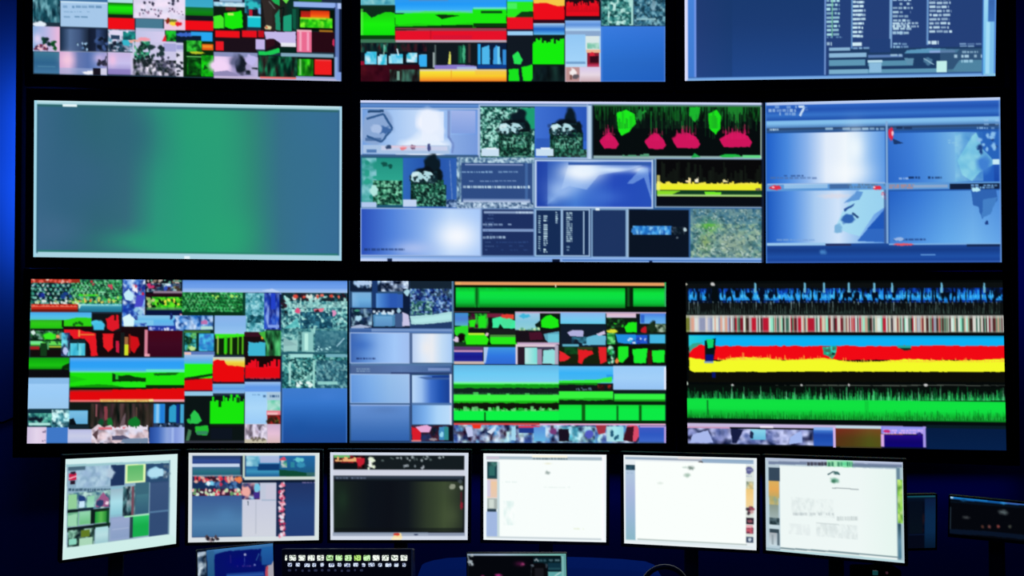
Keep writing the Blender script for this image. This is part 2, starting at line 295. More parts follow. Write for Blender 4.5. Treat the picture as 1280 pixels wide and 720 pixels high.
def pic_levels_middle():
    P = Pic([(451, -99), (831.5, -99), (831.5, 102.5), (451, 102.5)])
    mosaic(P, 440, -120, 840, 2, MIX, 34, 26)
    P.z(440, 0, 5.333)
    P.r(55, -60, 290, 60, '50a8b8'); P.n(55, -60, 290, 28, ['58b8c8', '3c98b0', '80c8d0'], 6)
    P.r(285, -60, 1030, 90, '28a0f8'); P.g(285, -20, 1030, 80, ['3098f0', '1c9cff', '40b8ff']); P.r(380, 0, 640, 8, '6080b0', .7)
    P.r(58, 36, 288, 285, '0a1c10'); P.g(58, 80, 285, 240, ['18d008', '10f800', '08e800']); P.p([(58, 60), (70, 60), (130, 120), (185, 95), (240, 75), (285, 90), (285, 40), (58, 36)], '0c2c18'); P.r(58, 60, 75, 240, '50f040', .7); P.r(58, 235, 285, 262, '084008'); P.r(58, 262, 290, 290, '3c7858')
    P.p([(285, 95), (380, 90), (500, 75), (720, 80), (810, 88), (810, 185), (290, 185)], '14f004'); P.p([(555, 100), (600, 95), (720, 105), (660, 115), (600, 128)], '0c3008'); P.r(285, 165, 810, 192, '063406'); P.p([(285, 170), (430, 155), (600, 168), (810, 150), (810, 165), (285, 178)], '18d808'); P.r(290, 70, 810, 88, '60e890', .6)
    P.p([(806, 60), (1030, 60), (1030, 165), (806, 185)], '14f004'); P.r(860, 72, 1000, 90, '084810'); P.r(810, 48, 1030, 62, '60e0d0'); P.r(810, 156, 1030, 182, '063c06'); P.r(806, 162, 1030, 150, '14f004')
    P.r(288, 195, 1030, 275, 'f00c24'); P.r(290, 188, 1030, 206, '904050'); P.p([(290, 205), (420, 200), (440, 196), (290, 196)], '20281c'); P.r(520, 200, 528, 262, 'b00c20', .6); P.r(540, 235, 800, 262, 'd01038', .5)
    P.r(290, 268, 1030, 284, 'b8a8b8')
    P.r(55, 285, 560, 460, '0c141c'); P.n(58, 288, 240, 350, ['0a3c34', '30a080', '0c1c20', '402020'], 4, 12); P.n(240, 290, 500, 345, ['0c0c18', '381820', '0c2820'], 4, 12)
    for (a, b, c, d) in [(85, 345, 165, 430), (172, 362, 232, 436), (245, 360, 340, 424), (362, 352, 434, 416), (445, 362, 500, 446)]:
        P.n(a, b, c, d, ['30c0e0', 'a8e8f8', 'd8f0fc', '50c8f0'], 5, 7); P.e(a + 4, b + 4, 8, 8, '0c1420')
    P.r(445, 365, 500, 446, '30b0f8'); P.l([(300, 325), (310, 370)], 9, 'd0f0fc'); P.l([(215, 300), (212, 370)], 7, '80b8a8')
    P.r(58, 432, 450, 545, '380610'); P.n(58, 440, 250, 545, ['500c18', '300410', '400818'], 10); P.n(250, 465, 450, 545, ['20201c', '2c5048', '181010', '386858'], 4, 16); P.r(300, 475, 318, 535, '70a090'); P.r(58, 408, 84, 436, 'a01030')
    P.r(505, 285, 840, 465, '10181c'); P.r(540, 350, 560, 450, 'a0b0b0'); P.r(550, 300, 560, 440, '506060'); P.p([(640, 430), (650, 345), (658, 345), (660, 430)], 'e0e060'); P.r(708, 305, 758, 425, '0c4c34'); P.r(722, 310, 730, 420, '147850'); P.e(745, 360, 10, 60, '40b080'); P.r(775, 290, 790, 420, '403030'); P.p([(550, 435), (740, 432), (830, 440), (835, 460), (550, 465)], '8878d0'); P.r(700, 445, 830, 462, 'a8b8e8')
    P.r(835, 285, 1030, 460, '0c1c3c'); P.r(838, 295, 858, 430, '28b0f8'); P.p([(865, 320), (915, 300), (920, 430), (865, 430)], '48b8f0'); P.p([(945, 320), (965, 300), (1000, 430), (940, 430)], '38a0e8'); P.r(968, 310, 985, 430, '70d0f8'); P.r(1005, 330, 1028, 440, '3090e0'); P.r(835, 432, 1030, 460, '0c3c90')
    P.r(450, 462, 1030, 480, 'e0d0a0'); P.g(452, 476, 1030, 545, ['f8e830', 'fcc820', 'f87820']); P.r(820, 470, 1030, 500, 'f8b840', .5); P.r(660, 470, 666, 540, 'f0a020')
    P.g(1032, -60, 1206, 20, ['20a8f0', '20c8f0']); P.r(1032, 12, 1206, 118, '20f014'); P.p([(1085, 115), (1130, 80), (1206, 75), (1206, 115)], '0c4010'); P.r(1032, 20, 1100, 60, '60f8a0', .5); P.r(1032, 116, 1206, 198, 'f40c1c'); P.r(1032, 196, 1206, 240, '181c3c'); P.r(1036, 208, 1206, 236, '98d0f8')
    P.r(1032, 240, 1210, 550, '101820'); P.p([(1070, 370), (1105, 342), (1138, 400), (1125, 430), (1080, 425)], '20e850'); P.p([(1045, 462), (1110, 458), (1115, 540), (1045, 542)], '10e814'); P.p([(1130, 450), (1200, 430), (1224, 480), (1195, 540), (1140, 540)], '14f010')
    P.z(640, 0, 5.333)
    P.r(142, -60, 352, 40, 'f8c840'); P.p([(142, 20), (240, 22), (300, 42), (350, 40), (350, 150), (142, 140)], 'f80814'); P.r(142, 132, 352, 158, '300818'); P.g(142, 156, 352, 232, ['b0d8f8', '1860c8', '60c0f8'])
    P.r(142, 232, 352, 300, '0c1c14'); P.r(138, 290, 348, 432, '0cf400'); P.sp(142, 292, 348, 0, 44, '14f008', 14); P.r(138, 430, 352, 550, '0c1414'); P.n(138, 440, 352, 540, ['081010', '14302c', '0c1c20'], 8, 20)
    P.r(60, 490, 160, 545, '0c1810', 0); P.r(354, -60, 590, 125, '1c0c10'); P.r(360, 40, 580, 108, 'f00818'); P.sp(362, 42, 578, 0, 40, 'f00c1c', 9); P.sp(362, 80, 578, 10, 60, 'c00818', 5, a=.4); P.r(352, 118, 592, 136, '14182c')
    P.g(354, 136, 592, 196, ['88b8f4', '5890e0', 'a8d0f8']); P.r(354, 196, 592, 550, 'b0d8f8'); P.r(354, 205, 590, 240, '88a8d0'); P.g(360, 230, 490, 410, ['90c8f8', 'a0d4fc']); P.r(490, 240, 580, 330, 'd8e8e8'); P.n(500, 285, 580, 325, ['68c0a0', 'd0e8e0', 'a0d8c0'], 6); P.r(495, 330, 588, 352, 'f0b890')
    P.r(500, 352, 580, 446, '901830'); P.r(518, 375, 578, 420, '380818'); P.e(535, 365, 20, 14, 'e02038'); P.r(500, 430, 580, 448, 'c03058'); P.r(358, 412, 490, 426, '70a0d0')
    P.r(354, 445, 592, 548, 'd8c8dc'); P.r(360, 448, 450, 545, 'c09090'); P.e(405, 480, 25, 24, 'f4ecec'); P.e(425, 510, 24, 14, '605860'); P.r(385, 500, 400, 530, '7c5048'); P.g(455, 452, 590, 546, ['d8c8ec', 'e8d8e4', 'c8a8b0'])
    P.r(592, -60, 1024, 172, '305c70'); P.n(596, -60, 805, 172, ['0c3c40', '2c8080', '98d8d0', '1c5c5c', '50a098'], 3.2, sharp=2.2); P.n(640, 0, 800, 170, ['c8f0e8', '80c8c0'], 4, thr=.62); P.r(795, 0, 808, 168, 'a8e0d8'); P.n(812, -60, 1020, 172, ['143848', '306c88', '80b8c8', '1c4860', '4888a0'], 3.2, sharp=2.2); P.r(830, 122, 960, 134, '98c8d0', .8); P.e(942, 40, 16, 36, '90b8c8', .3, .7)
    P.g(592, 174, 1024, 550, ['3a7ee8', '2c74dc', '2468c8', '1c60c4']); P.r(592, 174, 604, 550, '5088e0', .6); P.g(592, 180, 1024, 540, ['2c78e4', '2060cc'], 'h', .3); P.r(592, 538, 1024, 550, '6088e0', .5); P.r(1014, 174, 1026, 550, '6890e0', .5)
    return P

# ================================================================== row 1, right
def pic_listing():
    P = Pic([(855.5, -98), (1246.5, -113), (1244, 95.5), (856, 101.5)])
    P.z(840, 0, 5.333)
    P.r(80, -700, 2300, 560, '1c3c78')
    P.g(160, -600, 1020, 515, ['14284c', '16386e', '1a3c78', '1e4890']); P.g(160, -600, 400, 515, ['283c78', '16386e'], 'h', .4)
    P.g(1020, -600, 2220, 515, ['20407c', '24407c'], 'v')
    P.r(1016, -600, 1028, 500, '7098d8')
    P.t(1030, -590, 1120, 250, 'b8f0f4', 30, 16, 1, .95, 30, .05); P.r(1064, -590, 1072, 250, '70c898', .8)
    P.t(1200, -590, 1275, 262, 'd0f4fc', 30, 16, 1, .95, 28, .1)
    P.t(1030, 244, 1160, 256, '78a8d0', 1, 10); P.t(1030, 282, 1066, 308, 'c8e8f4', 1, 22, 1, 1, 20, 0); P.r(1200, 282, 1264, 306, 'e0f8fc')
    P.z(1040, 0, 5.333)
    P.r(-50, 0, -38, 340, '7098d8', .0); P.r(128, -590, 140, 330, '5c90c8'); P.r(384, -590, 402, 345, '7aa8d8'); P.r(632, -590, 646, 300, '6898d0')
    P.t(140, -590, 226, 262, 'd0f0fc', 30, 16, 1, .95, 30, .3); P.t(405, -590, 545, 240, 'c8ecf8', 30, 15, .96, .9, 26, .25); P.t(648, -590, 800, 230, 'd0f0fc', 30, 16, .97, .95, 30, .15)
    P.t(404, 148, 575, 190, 'd0f0fc', 2, 15, 1, .95, 30, 0); P.t(404, 208, 480, 236, 'a8d0ec', 1, 22, 1, .9, 20, 0)
    P.r(142, 282, 196, 306, 'd0ecf8'); P.t(640, 272, 714, 302, 'd0ecf8', 1, 24, 1, .95, 22, 0); P.t(408, 286, 520, 326, '98c8e8', 2, 14, .9, .9, 24, .1)
    P.r(-20, 318, 1010, 500, '1c3c68'); P.t(140, 314, 280, 332, '90c0e8', 1, 14, 1, .9, 30, 0); P.r(250, 262, 390, 350, '20407c')
    P.r(-20, 318, 120, 340, '88b4d8'); P.r(-20, 355, 230, 382, '88b8dc'); P.r(-20, 400, 220, 440, '5c98b8'); P.r(-20, 462, 240, 500, '78b0d0')
    P.p([(500, 335), (650, 322), (850, 330), (830, 350), (480, 358)], '5898c0'); P.r(650, 336, 820, 352, '88a8e0'); P.r(240, 365, 470, 385, '587cb8'); P.t(390, 360, 470, 380, 'a8d0e8', 1, 16, 1, .9, 30, 0); P.r(720, 325, 1000, 500, '3c6488', .6)
    P.r(240, 405, 540, 440, '5490b0'); P.r(240, 460, 700, 495, '5c98b8'); P.r(770, 460, 1000, 480, '487c98'); P.p([(480, 388), (545, 388), (540, 425), (500, 430)], '5c90b0'); P.e(640, 410, 28, 22, '48789c'); P.l([(610, 390), (680, 430)], 7, '90b8d0'); P.p([(800, 470), (850, 400), (1010, 400), (1010, 490)], '4c84a4')
    P.t(850, 288, 1010, 318, '88b0d8', 2, 10, .9, .9, 30, 0); P.t(800, 365, 1000, 386, 'b8dcf0', 1, 20, .85, .9, 20, 0); P.t(850, 340, 1000, 360, 'a8d0e8', 1, 14, .8, .9, 20, .2); P.t(830, 398, 940, 420, 'a8d8f0', 1, 20, .9, .9, 20, 0)
    P.r(238, 402, 336, 416, 'b8e0f0'); P.r(248, 420, 330, 484, '88bce0'); P.r(696, 408, 764, 482, 'c0f0ec')
    P.r(-25, 486, 1090, 506, '305c98'); P.r(-1000, 504, 1100, 520, '6ca4e8')
    P.r(1005, -700, 1098, 520, '3c78c8'); P.g(1012, -700, 1042, 500, ['90c8f0', 'a0dcf8', '60b8f0'], 'v'); P.g(1046, 0, 1090, 146, ['3464b0', '3c74c4']); P.r(1020, 144, 1082, 500, '78c0f0'); P.r(1024, 146, 1050, 500, 'b0e8fc', .7); P.r(1084, -700, 1100, 500, '5088d8'); P.r(1010, 490, 1100, 508, '88c8e8')
    P.z(840, 0, 5.333)
    P.r(82, -700, 104, 545, 'd8dcfc'); P.g(104, -700, 160, 516, ['3c78d8', '4484e0', '3c7cd8']); P.r(148, -700, 162, 516, '7c9cf0', .8); P.r(100, 514, 2100, 538, '80b0e8')
    return P

# ================================================================== row 2, left
def pic_gradient():
    P = Pic([(43, 125.5), (427.5, 133.2), (427, 326), (41.8, 321.4)])
    P.z(0, 110, 2.909)
    P.g(100, 30, 1300, 640, ['38688c', '2e6480', '2c6676', '326c7c', '26987c', '22a078', '249e78', '2c8478', '33708c', '33709a', '346c98'], 'h')
    P.glow(300, 330, 230, 200, '346486', .75); P.glow(1120, 300, 120, 320, '33708e', .7); P.glow(480, 170, 170, 170, '2c667c', .7); P.glow(200, 520, 150, 90, '426c90', .6)
    P.glow(520, 560, 200, 60, '24a078', .8); P.glow(830, 540, 150, 160, '24a674', .9); P.glow(760, 140, 170, 120, '24a476', .6); P.glow(820, 320, 150, 260, '25a376', .6)
    P.g(125, 70, 1240, 110, ['208878', '2a8078'], a=.0)
    P.r(100, 40, 1300, 71, 'a0d0dc'); P.r(100, 52, 1300, 64, 'd0ecf4', .6); P.r(100, 70, 1300, 78, '2c6870'); P.r(228, 60, 280, 68, 'e8f8fc')
    P.r(100, 602, 1300, 640, 'a8d4e4'); P.r(100, 595, 1300, 603, '208068', .7); P.r(670, 612, 690, 622, 'e8f8ff')
    P.r(118, 40, 133, 640, 'a0d8ec'); P.r(133, 70, 140, 600, '306078', .8); P.r(1234, 60, 1260, 640, 'a4d4ec'); P.r(1228, 80, 1234, 610, '2c6088', .7)
    return P

# ================================================================== row 2, wide middle
def figure_tile(P, x, y, bg, flip=0):
    """abstract clump of dark leaves under a pale ragged blob (zoom 3.273)"""
    P.e(x + 85, y + 40, 30, 42, '0a1a24'); P.e(x + 62, y + 82, 62, 34, '081018'); P.e(x + 112, y + 88, 20, 34, '081418')
    P.n(x, y + 98, x + 135, y + 196, ['0a2420', '206850', '0c3028', '58a888', '103830', '0a201c'], 2.6, sharp=2.4)
    P.n(x + 8, y + 60, x + 110, y + 112, ['081820', '102c34'], 4, thr=.4)
    P.p([(x - 4, y + 92), (x + 8, y + 66), (x + 30, y + 62), (x + 44, y + 70), (x + 60, y + 60), (x + 84, y + 66), (x + 100, y + 84), (x + 78, y + 92), (x + 70, y + 106), (x + 50, y + 92), (x + 34, y + 108), (x + 12, y + 104)], 'b0dce4')
    P.p([(x + 40, y + 66), (x + 50, y + 78), (x + 58, y + 66)], '14262c'); P.n(x - 4, y + 78, x + 100, y + 110, ['183038', '3c6870', '0c2028'], 3, thr=.55); P.p([(x + 6, y + 72), (x + 34, y + 66), (x + 30, y + 80), (x + 8, y + 88)], 'd8f0f4', .8)
    P.n(x + 14, y + 120, x + 118, y + 150, ['80c8b0', '2c7060', '0c3028', '0a2420'], 2.4, sharp=2.4); P.hair(x + 20, y + 162, x + 118, 10, 34, '60b898', 12, 6)

def pic_panels():
    P = Pic([(450.7, 125.5), (955, 128.6), (955, 328.5), (450.7, 326.5)])
    P.z(440, 115, 3.273)
    P.r(0, 0, 2000, 800, '2c5c98'); P.r(0, 30, 2000, 50, 'd0d8fc'); P.g(35, 50, 520, 72, ['6898e0', '2c60a8'])
    P.g(40, 72, 515, 256, ['70a0e4', 'a0c4f4', 'c4dcfc', '94bcf4', '6c98e4'], 'h')
    P.e(110, 145, 68, 66, '88a8d8', .1); P.l([(60, 110), (130, 90), (165, 150), (120, 205), (60, 180)], 9, '2c5890'); P.l([(65, 80), (130, 78)], 10, '204878'); P.e(130, 155, 30, 14, '3c68a8'); P.e(100, 150, 24, 18, 'a8c0e8'); P.r(55, 188, 120, 200, '345c94', .7)
    P.e(325, 130, 50, 60, 'f0f4ff', .3); P.e(300, 225, 105, 58, 'e4f0ff', .15); P.r(285, 80, 375, 200, 'e8f0ff', .8); P.r(390, 76, 402, 190, '7c94cc'); P.l([(395, 180), (415, 215), (410, 250)], 9, '6c88c8'); P.g(405, 76, 505, 170, ['a0b4ec', '80a0e4']); P.r(405, 175, 512, 254, '7c9cdc', .5)
    P.r(45, 218, 400, 252, 'a8c4e8'); P.r(120, 222, 390, 240, 'c8d0ec'); P.e(150, 226, 12, 9, '304870'); P.e(210, 228, 12, 9, 'f08088'); P.e(250, 226, 10, 9, '785878'); P.e(315, 228, 7, 16, '404c88'); P.r(160, 220, 300, 228, 'f0c8d8', .6); P.r(60, 235, 100, 248, '507cb8')
    P.frame(36, 66, 520, 262, 5, 'b8ccec'); P.r(36, 258, 520, 266, '385c88')
    # two foliage pictures
    P.r(520, 60, 748, 270, '14504c'); P.n(524, 64, 745, 265, ['0c3434', '206c5c', '98e0d0', '185048', 'b0e8dc'], 2.6, sharp=2.3); P.r(690, 66, 748, 150, '18a070'); figure_tile(P, 600, 65, '')
    P.r(748, 60, 968, 270, '2c64d0'); P.g(748, 62, 968, 200, ['3c70d8', '2454c0'], 'h'); P.r(752, 190, 830, 235, '2c5cc0'); figure_tile(P, 810, 68, ''); P.n(800, 235, 960, 268, ['0c3428', '308068', '0c2420'], 2.4)
    for x in (530, 752): P.r(x, 232, x + 72, 262, 'c8e0f4'); P.r(x + 20, 228, x + 60, 234, 'e8f4fc')
    P.r(962, 55, 978, 275, 'b8d4f0'); P.r(978, 55, 990, 275, '14283c'); P.frame(518, 52, 966, 274, 6, '9cb8e0')
    # second row
    P.r(36, 266, 436, 475, '1c5878'); P.g(40, 270, 208, 460, ['1c9080', '28a890', '1c8078']); P.n(40, 270, 100, 460, ['50b0b0', '38a098', '80c8d0'], 6, thr=.4); P.n(85, 362, 205, 462, ['0a2c24', '2c8060', '80d8b0', '0c3c2c'], 2.6, sharp=2.2); P.dots(100, 290, 170, 310, ['0c5048'], 5, 5, 10); P.e(90, 405, 14, 24, 'b0e8e0')
    P.r(38, 450, 100, 472, 'b0c8f0'); P.r(208, 270, 436, 475, '2c60b8'); P.g(212, 272, 430, 440, ['2c68c0', '2050b0', '2c60b8'], 'h'); figure_tile(P, 240, 262, '')
    P.n(262, 380, 385, 468, ['0a2420', '206850', '0c2c28', '60b898'], 2.4, sharp=2.3); P.r(208, 440, 264, 470, 'c0d4f4'); P.n(385, 440, 436, 472, ['1c3c70', '98b8e0'], 3); P.l([(400, 280), (410, 440)], 4, '5c84c8')
    P.r(428, 268, 745, 474, '2c4c88'); P.frame(430, 268, 746, 472, 9, '80a4c8'); P.n(430, 268, 746, 290, ['7098b8', 'b8d8e8', '406890'], 2.5); P.n(428, 268, 448, 472, ['6088b0', 'b8d8e8', '284c78'], 2.5, 5); P.n(430, 452, 746, 478, ['c0d8f0', '7898b8', '30507c'], 2.5)
    P.r(462, 296, 700, 300, '90a4d0'); P.t(450, 324, 690, 332, '90b8e0', 1, 7, .9, .8, 12, .1); P.t(455, 362, 680, 368, '98b8e0', 1, 5, .9, .7, 14, .1); P.t(455, 384, 728, 394, 'd0ecf8', 1, 10, .95, .95, 12, 0); P.g(455, 436, 730, 452, ['5878b0', 'c0d0ec']); P.r(708, 290, 720, 440, '5080c0', .5)
    # light cone picture
    P.g(755, 285, 1230, 470, ['2048b0', '3c78d8', '2048c0', '2450c0'], 'h'); P.p([(885, 300), (1190, 300), (1140, 318), (1010, 340), (960, 400), (890, 385), (855, 400), (870, 350)], 'a8ccfc', .55); P.glow(930, 330, 110, 62, 'f8fcff'); P.glow(960, 320, 90, 40, 'ecf6ff'); P.glow(1060, 318, 120, 18, 'd8ecff', .9); P.glow(1180, 318, 50, 22, 'e0f0ff', .9); P.glow(850, 410, 60, 40, 'a8ccf8', .6); P.glow(815, 440, 40, 30, '90bcf4', .6); P.glow(870, 390, 110, 60, 'a8c8f8', .7); P.p([(790, 460), (850, 400), (900, 380), (840, 430), (800, 462)], '88b0f0', .35); P.p([(1125, 375), (1180, 315), (1210, 310), (1230, 460), (1195, 350), (1150, 375)], '90bcf8', .55)
    P.glow(1030, 430, 110, 50, '4478dc', .6); P.r(755, 285, 800, 470, '1838a8', .5); P.r(885, 288, 1220, 300, '305cb0'); P.frame(748, 278, 1232, 476, 7, 'b8d0f0')
    # third row
    P.g(38, 480, 525, 668, ['2850c0', '4c80e0', '80acf0', 'b4d4fc', 'a4c8fc'], 'h'); P.glow(430, 590, 120, 90, 'f4f8ff', 1); P.glow(250, 640, 120, 40, 'b8c8f4', .7); P.t(50, 640, 215, 652, '183068', 1, 9, .9, .8, 14, 0); P.frame(34, 474, 528, 672, 5, '9cb8e8')
    P.r(530, 478, 745, 672, '1c3064'); P.r(540, 488, 742, 498, '88a0c8'); P.t(670, 488, 745, 500, 'b8d0e8', 1, 10, .9, .9, 10, 0); P.t(535, 538, 655, 548, '98b4d8', 1, 8, .95, .9, 12, 0); P.r(535, 560, 742, 572, '7c98c8'); P.t(535, 590, 635, 606, 'a8c4e0', 1, 10, .9, .9, 10, 0); P.t(545, 500, 580, 660, '4c6ca0', 10, 5, .7, .7, 8, 0); P.t(590, 612, 735, 660, '30508c', 3, 5, .7, .7, 14, .2); P.frame(528, 476, 747, 674, 5, '688cc0')
    P.r(750, 480, 1205, 672, '142c58'); P.frame(748, 478, 860, 674, 6, '90b8e0'); P.frame(858, 478, 975, 674, 6, '98b8dc')
    P.t(762, 505, 772, 655, 'b8e0f0', 16, 6, .9, .9, 9, 0); P.t(784, 495, 800, 660, 'd0f0f8', 18, 7, .9, .95, 12, 0); P.t(832, 490, 842, 540, 'c8e8f4', 6, 6, 1, .95, 10, 0); P.t(876, 492, 902, 615, 'c8e8f0', 14, 7, .95, .9, 14, 0); P.t(878, 630, 890, 655, 'a0c8e0', 2, 8, 1, .9, 9, 0); P.r(945, 488, 951, 665, 'b0d0ec')
    P.z(720, 115, 3.273)
    P.r(72, 485, 200, 676, '1c3464'); P.frame(62, 478, 208, 680, 6, '80a8d0'); P.r(80, 476, 96, 484, 'e8f8ff')
    P.r(214, 482, 462, 676, '0a1424'); P.frame(208, 478, 216, 680, 4, '98b8d8'); P.n(232, 548, 392, 584, ['1c70c8', '3ca0f0', '80c8f8', '2060b8'], 3, 5, sharp=2); P.e(236, 566, 10, 14, '3080d0'); P.n(390, 552, 445, 584, ['182838', '404c5c', '0c1824'], 2.5); P.e(446, 563, 6, 8, 'b8d0d8'); P.e(414, 596, 5, 4, '586878')
    P.n(468, 478, 772, 678, ['2c606c', '60989c', '98b8a0', '4c8090', '80a890'], 4, sharp=1.4); P.glow(545, 545, 50, 40, '58c030', .8); P.glow(530, 620, 40, 50, '80a038', .5); P.glow(640, 620, 100, 70, 'a8b898', .6); P.g(468, 478, 772, 540, ['2c6090', '407898'], a=.45); P.n(480, 480, 770, 676, ['c8dcd0', '204850'], 2.4, thr=.62, a=.6)
    # spectrum
    P.r(72, 56, 762, 272, '060c0c'); P.g(76, 60, 758, 110, ['0a3012', '061008'], a=.8); P.hair(76, 60, 758, 20, 150, '148830', 10, 6, False, .8, 1.6); P.n(80, 62, 755, 120, ['0c5c1c', '06100a'], 3, 12, thr=.6)
    P.p([(168, 85), (205, 72), (240, 90), (246, 130), (215, 165), (185, 178), (170, 150)], '14f014'); P.l([(246, 110), (285, 75)], 8, '1c9c30'); P.e(262, 95, 10, 24, '18802c'); P.p([(466, 62), (510, 62), (500, 110), (485, 125), (462, 95)], '14b828'); P.p([(540, 90), (575, 72), (594, 100), (590, 150), (570, 174), (545, 150)], '14e814'); P.sp(620, 60, 680, 20, 70, '188028', 5, False)
    for (a, b, c, h) in [(95, 175, 228, 60), (280, 368, 230, 62), (395, 508, 226, 58), (585, 720, 222, 60)]:
        m = (a + b) / 2; P.p([(a, c - h * .45), (a + (b - a) * .2, c - h * .75), (m, c - h * 1.05), (b - 16, c - h * .7), (b, c - h * .25), (b - 10, c + 4), (a + 20, c + 4)], 'd8105c'); P.hair(a + 14, c - h + 8, b - 10, 4, 46, 'a01c48', 8, 6, pw=1.3); P.hair(a + 24, c - h * .5, b - 20, 10, 64, 'e01462', 9, 9, pw=1)
    P.e(425, 190, 28, 17, 'd8105c'); P.sp(100, 150, 720, 0, 90, '185028', 7, True, .9, .35)
    P.r(72, 262, 762, 274, '90b0b0'); P.p([(585, 262), (610, 254), (665, 256), (680, 266), (600, 268)], '18c040'); P.p([(470, 270), (485, 250), (510, 266)], '18b048'); P.r(680, 258, 755, 270, '60e088'); P.sp(190, 264, 300, 2, 12, '50a078', 12); P.r(72, 52, 762, 60, '387048'); P.r(754, 60, 764, 275, 'c8e8d8', .8); P.frame(62, 50, 768, 278, 5, '7090a8')
    # yellow trace
    P.r(328, 276, 770, 470, '080808'); P.sp(340, 372, 760, 10, 90, '1c281c', 9, True, .6, .6); P.r(328, 376, 770, 404, 'f0f020'); P.sp(330, 380, 768, 0, 14, 'f8e840', 9); P.sp(448, 370, 470, 4, 20, 'f8e0a0', 5); P.sp(486, 370, 500, 8, 28, 'f8f0d0', 5); P.sp(600, 370, 622, 4, 24, 'f8e8a0', 5); P.r(328, 402, 770, 424, '0c3c20'); P.p([(332, 404), (430, 404), (380, 424), (332, 424)], '88e020'); P.p([(525, 408), (595, 410), (590, 426), (530, 424)], '70f020'); P.r(332, 420, 770, 428, 'a8d878'); P.r(330, 340, 344, 404, 'f8f080', .7); P.e(745, 398, 12, 5, '80704c'); P.frame(322, 270, 774, 474, 5, '88a8c8'); P.r(330, 432, 768, 468, '080c14')
    P.z(440, 115, 3.273)
    P.r(0, 676, 1690, 700, '88b0ec'); P.g(30, 682, 830, 696, ['c8d8fc', '6c98dc'], 'h'); P.r(145, 682, 165, 696, '101c40'); P.r(820, 684, 850, 700, '081430'); P.r(860, 688, 1690, 692, '3068b8')
    P.z(720, 115, 3.273)
    P.r(760, 44, 780, 700, '101c34'); P.r(300, 690, 312, 704, '10204c')
    return P

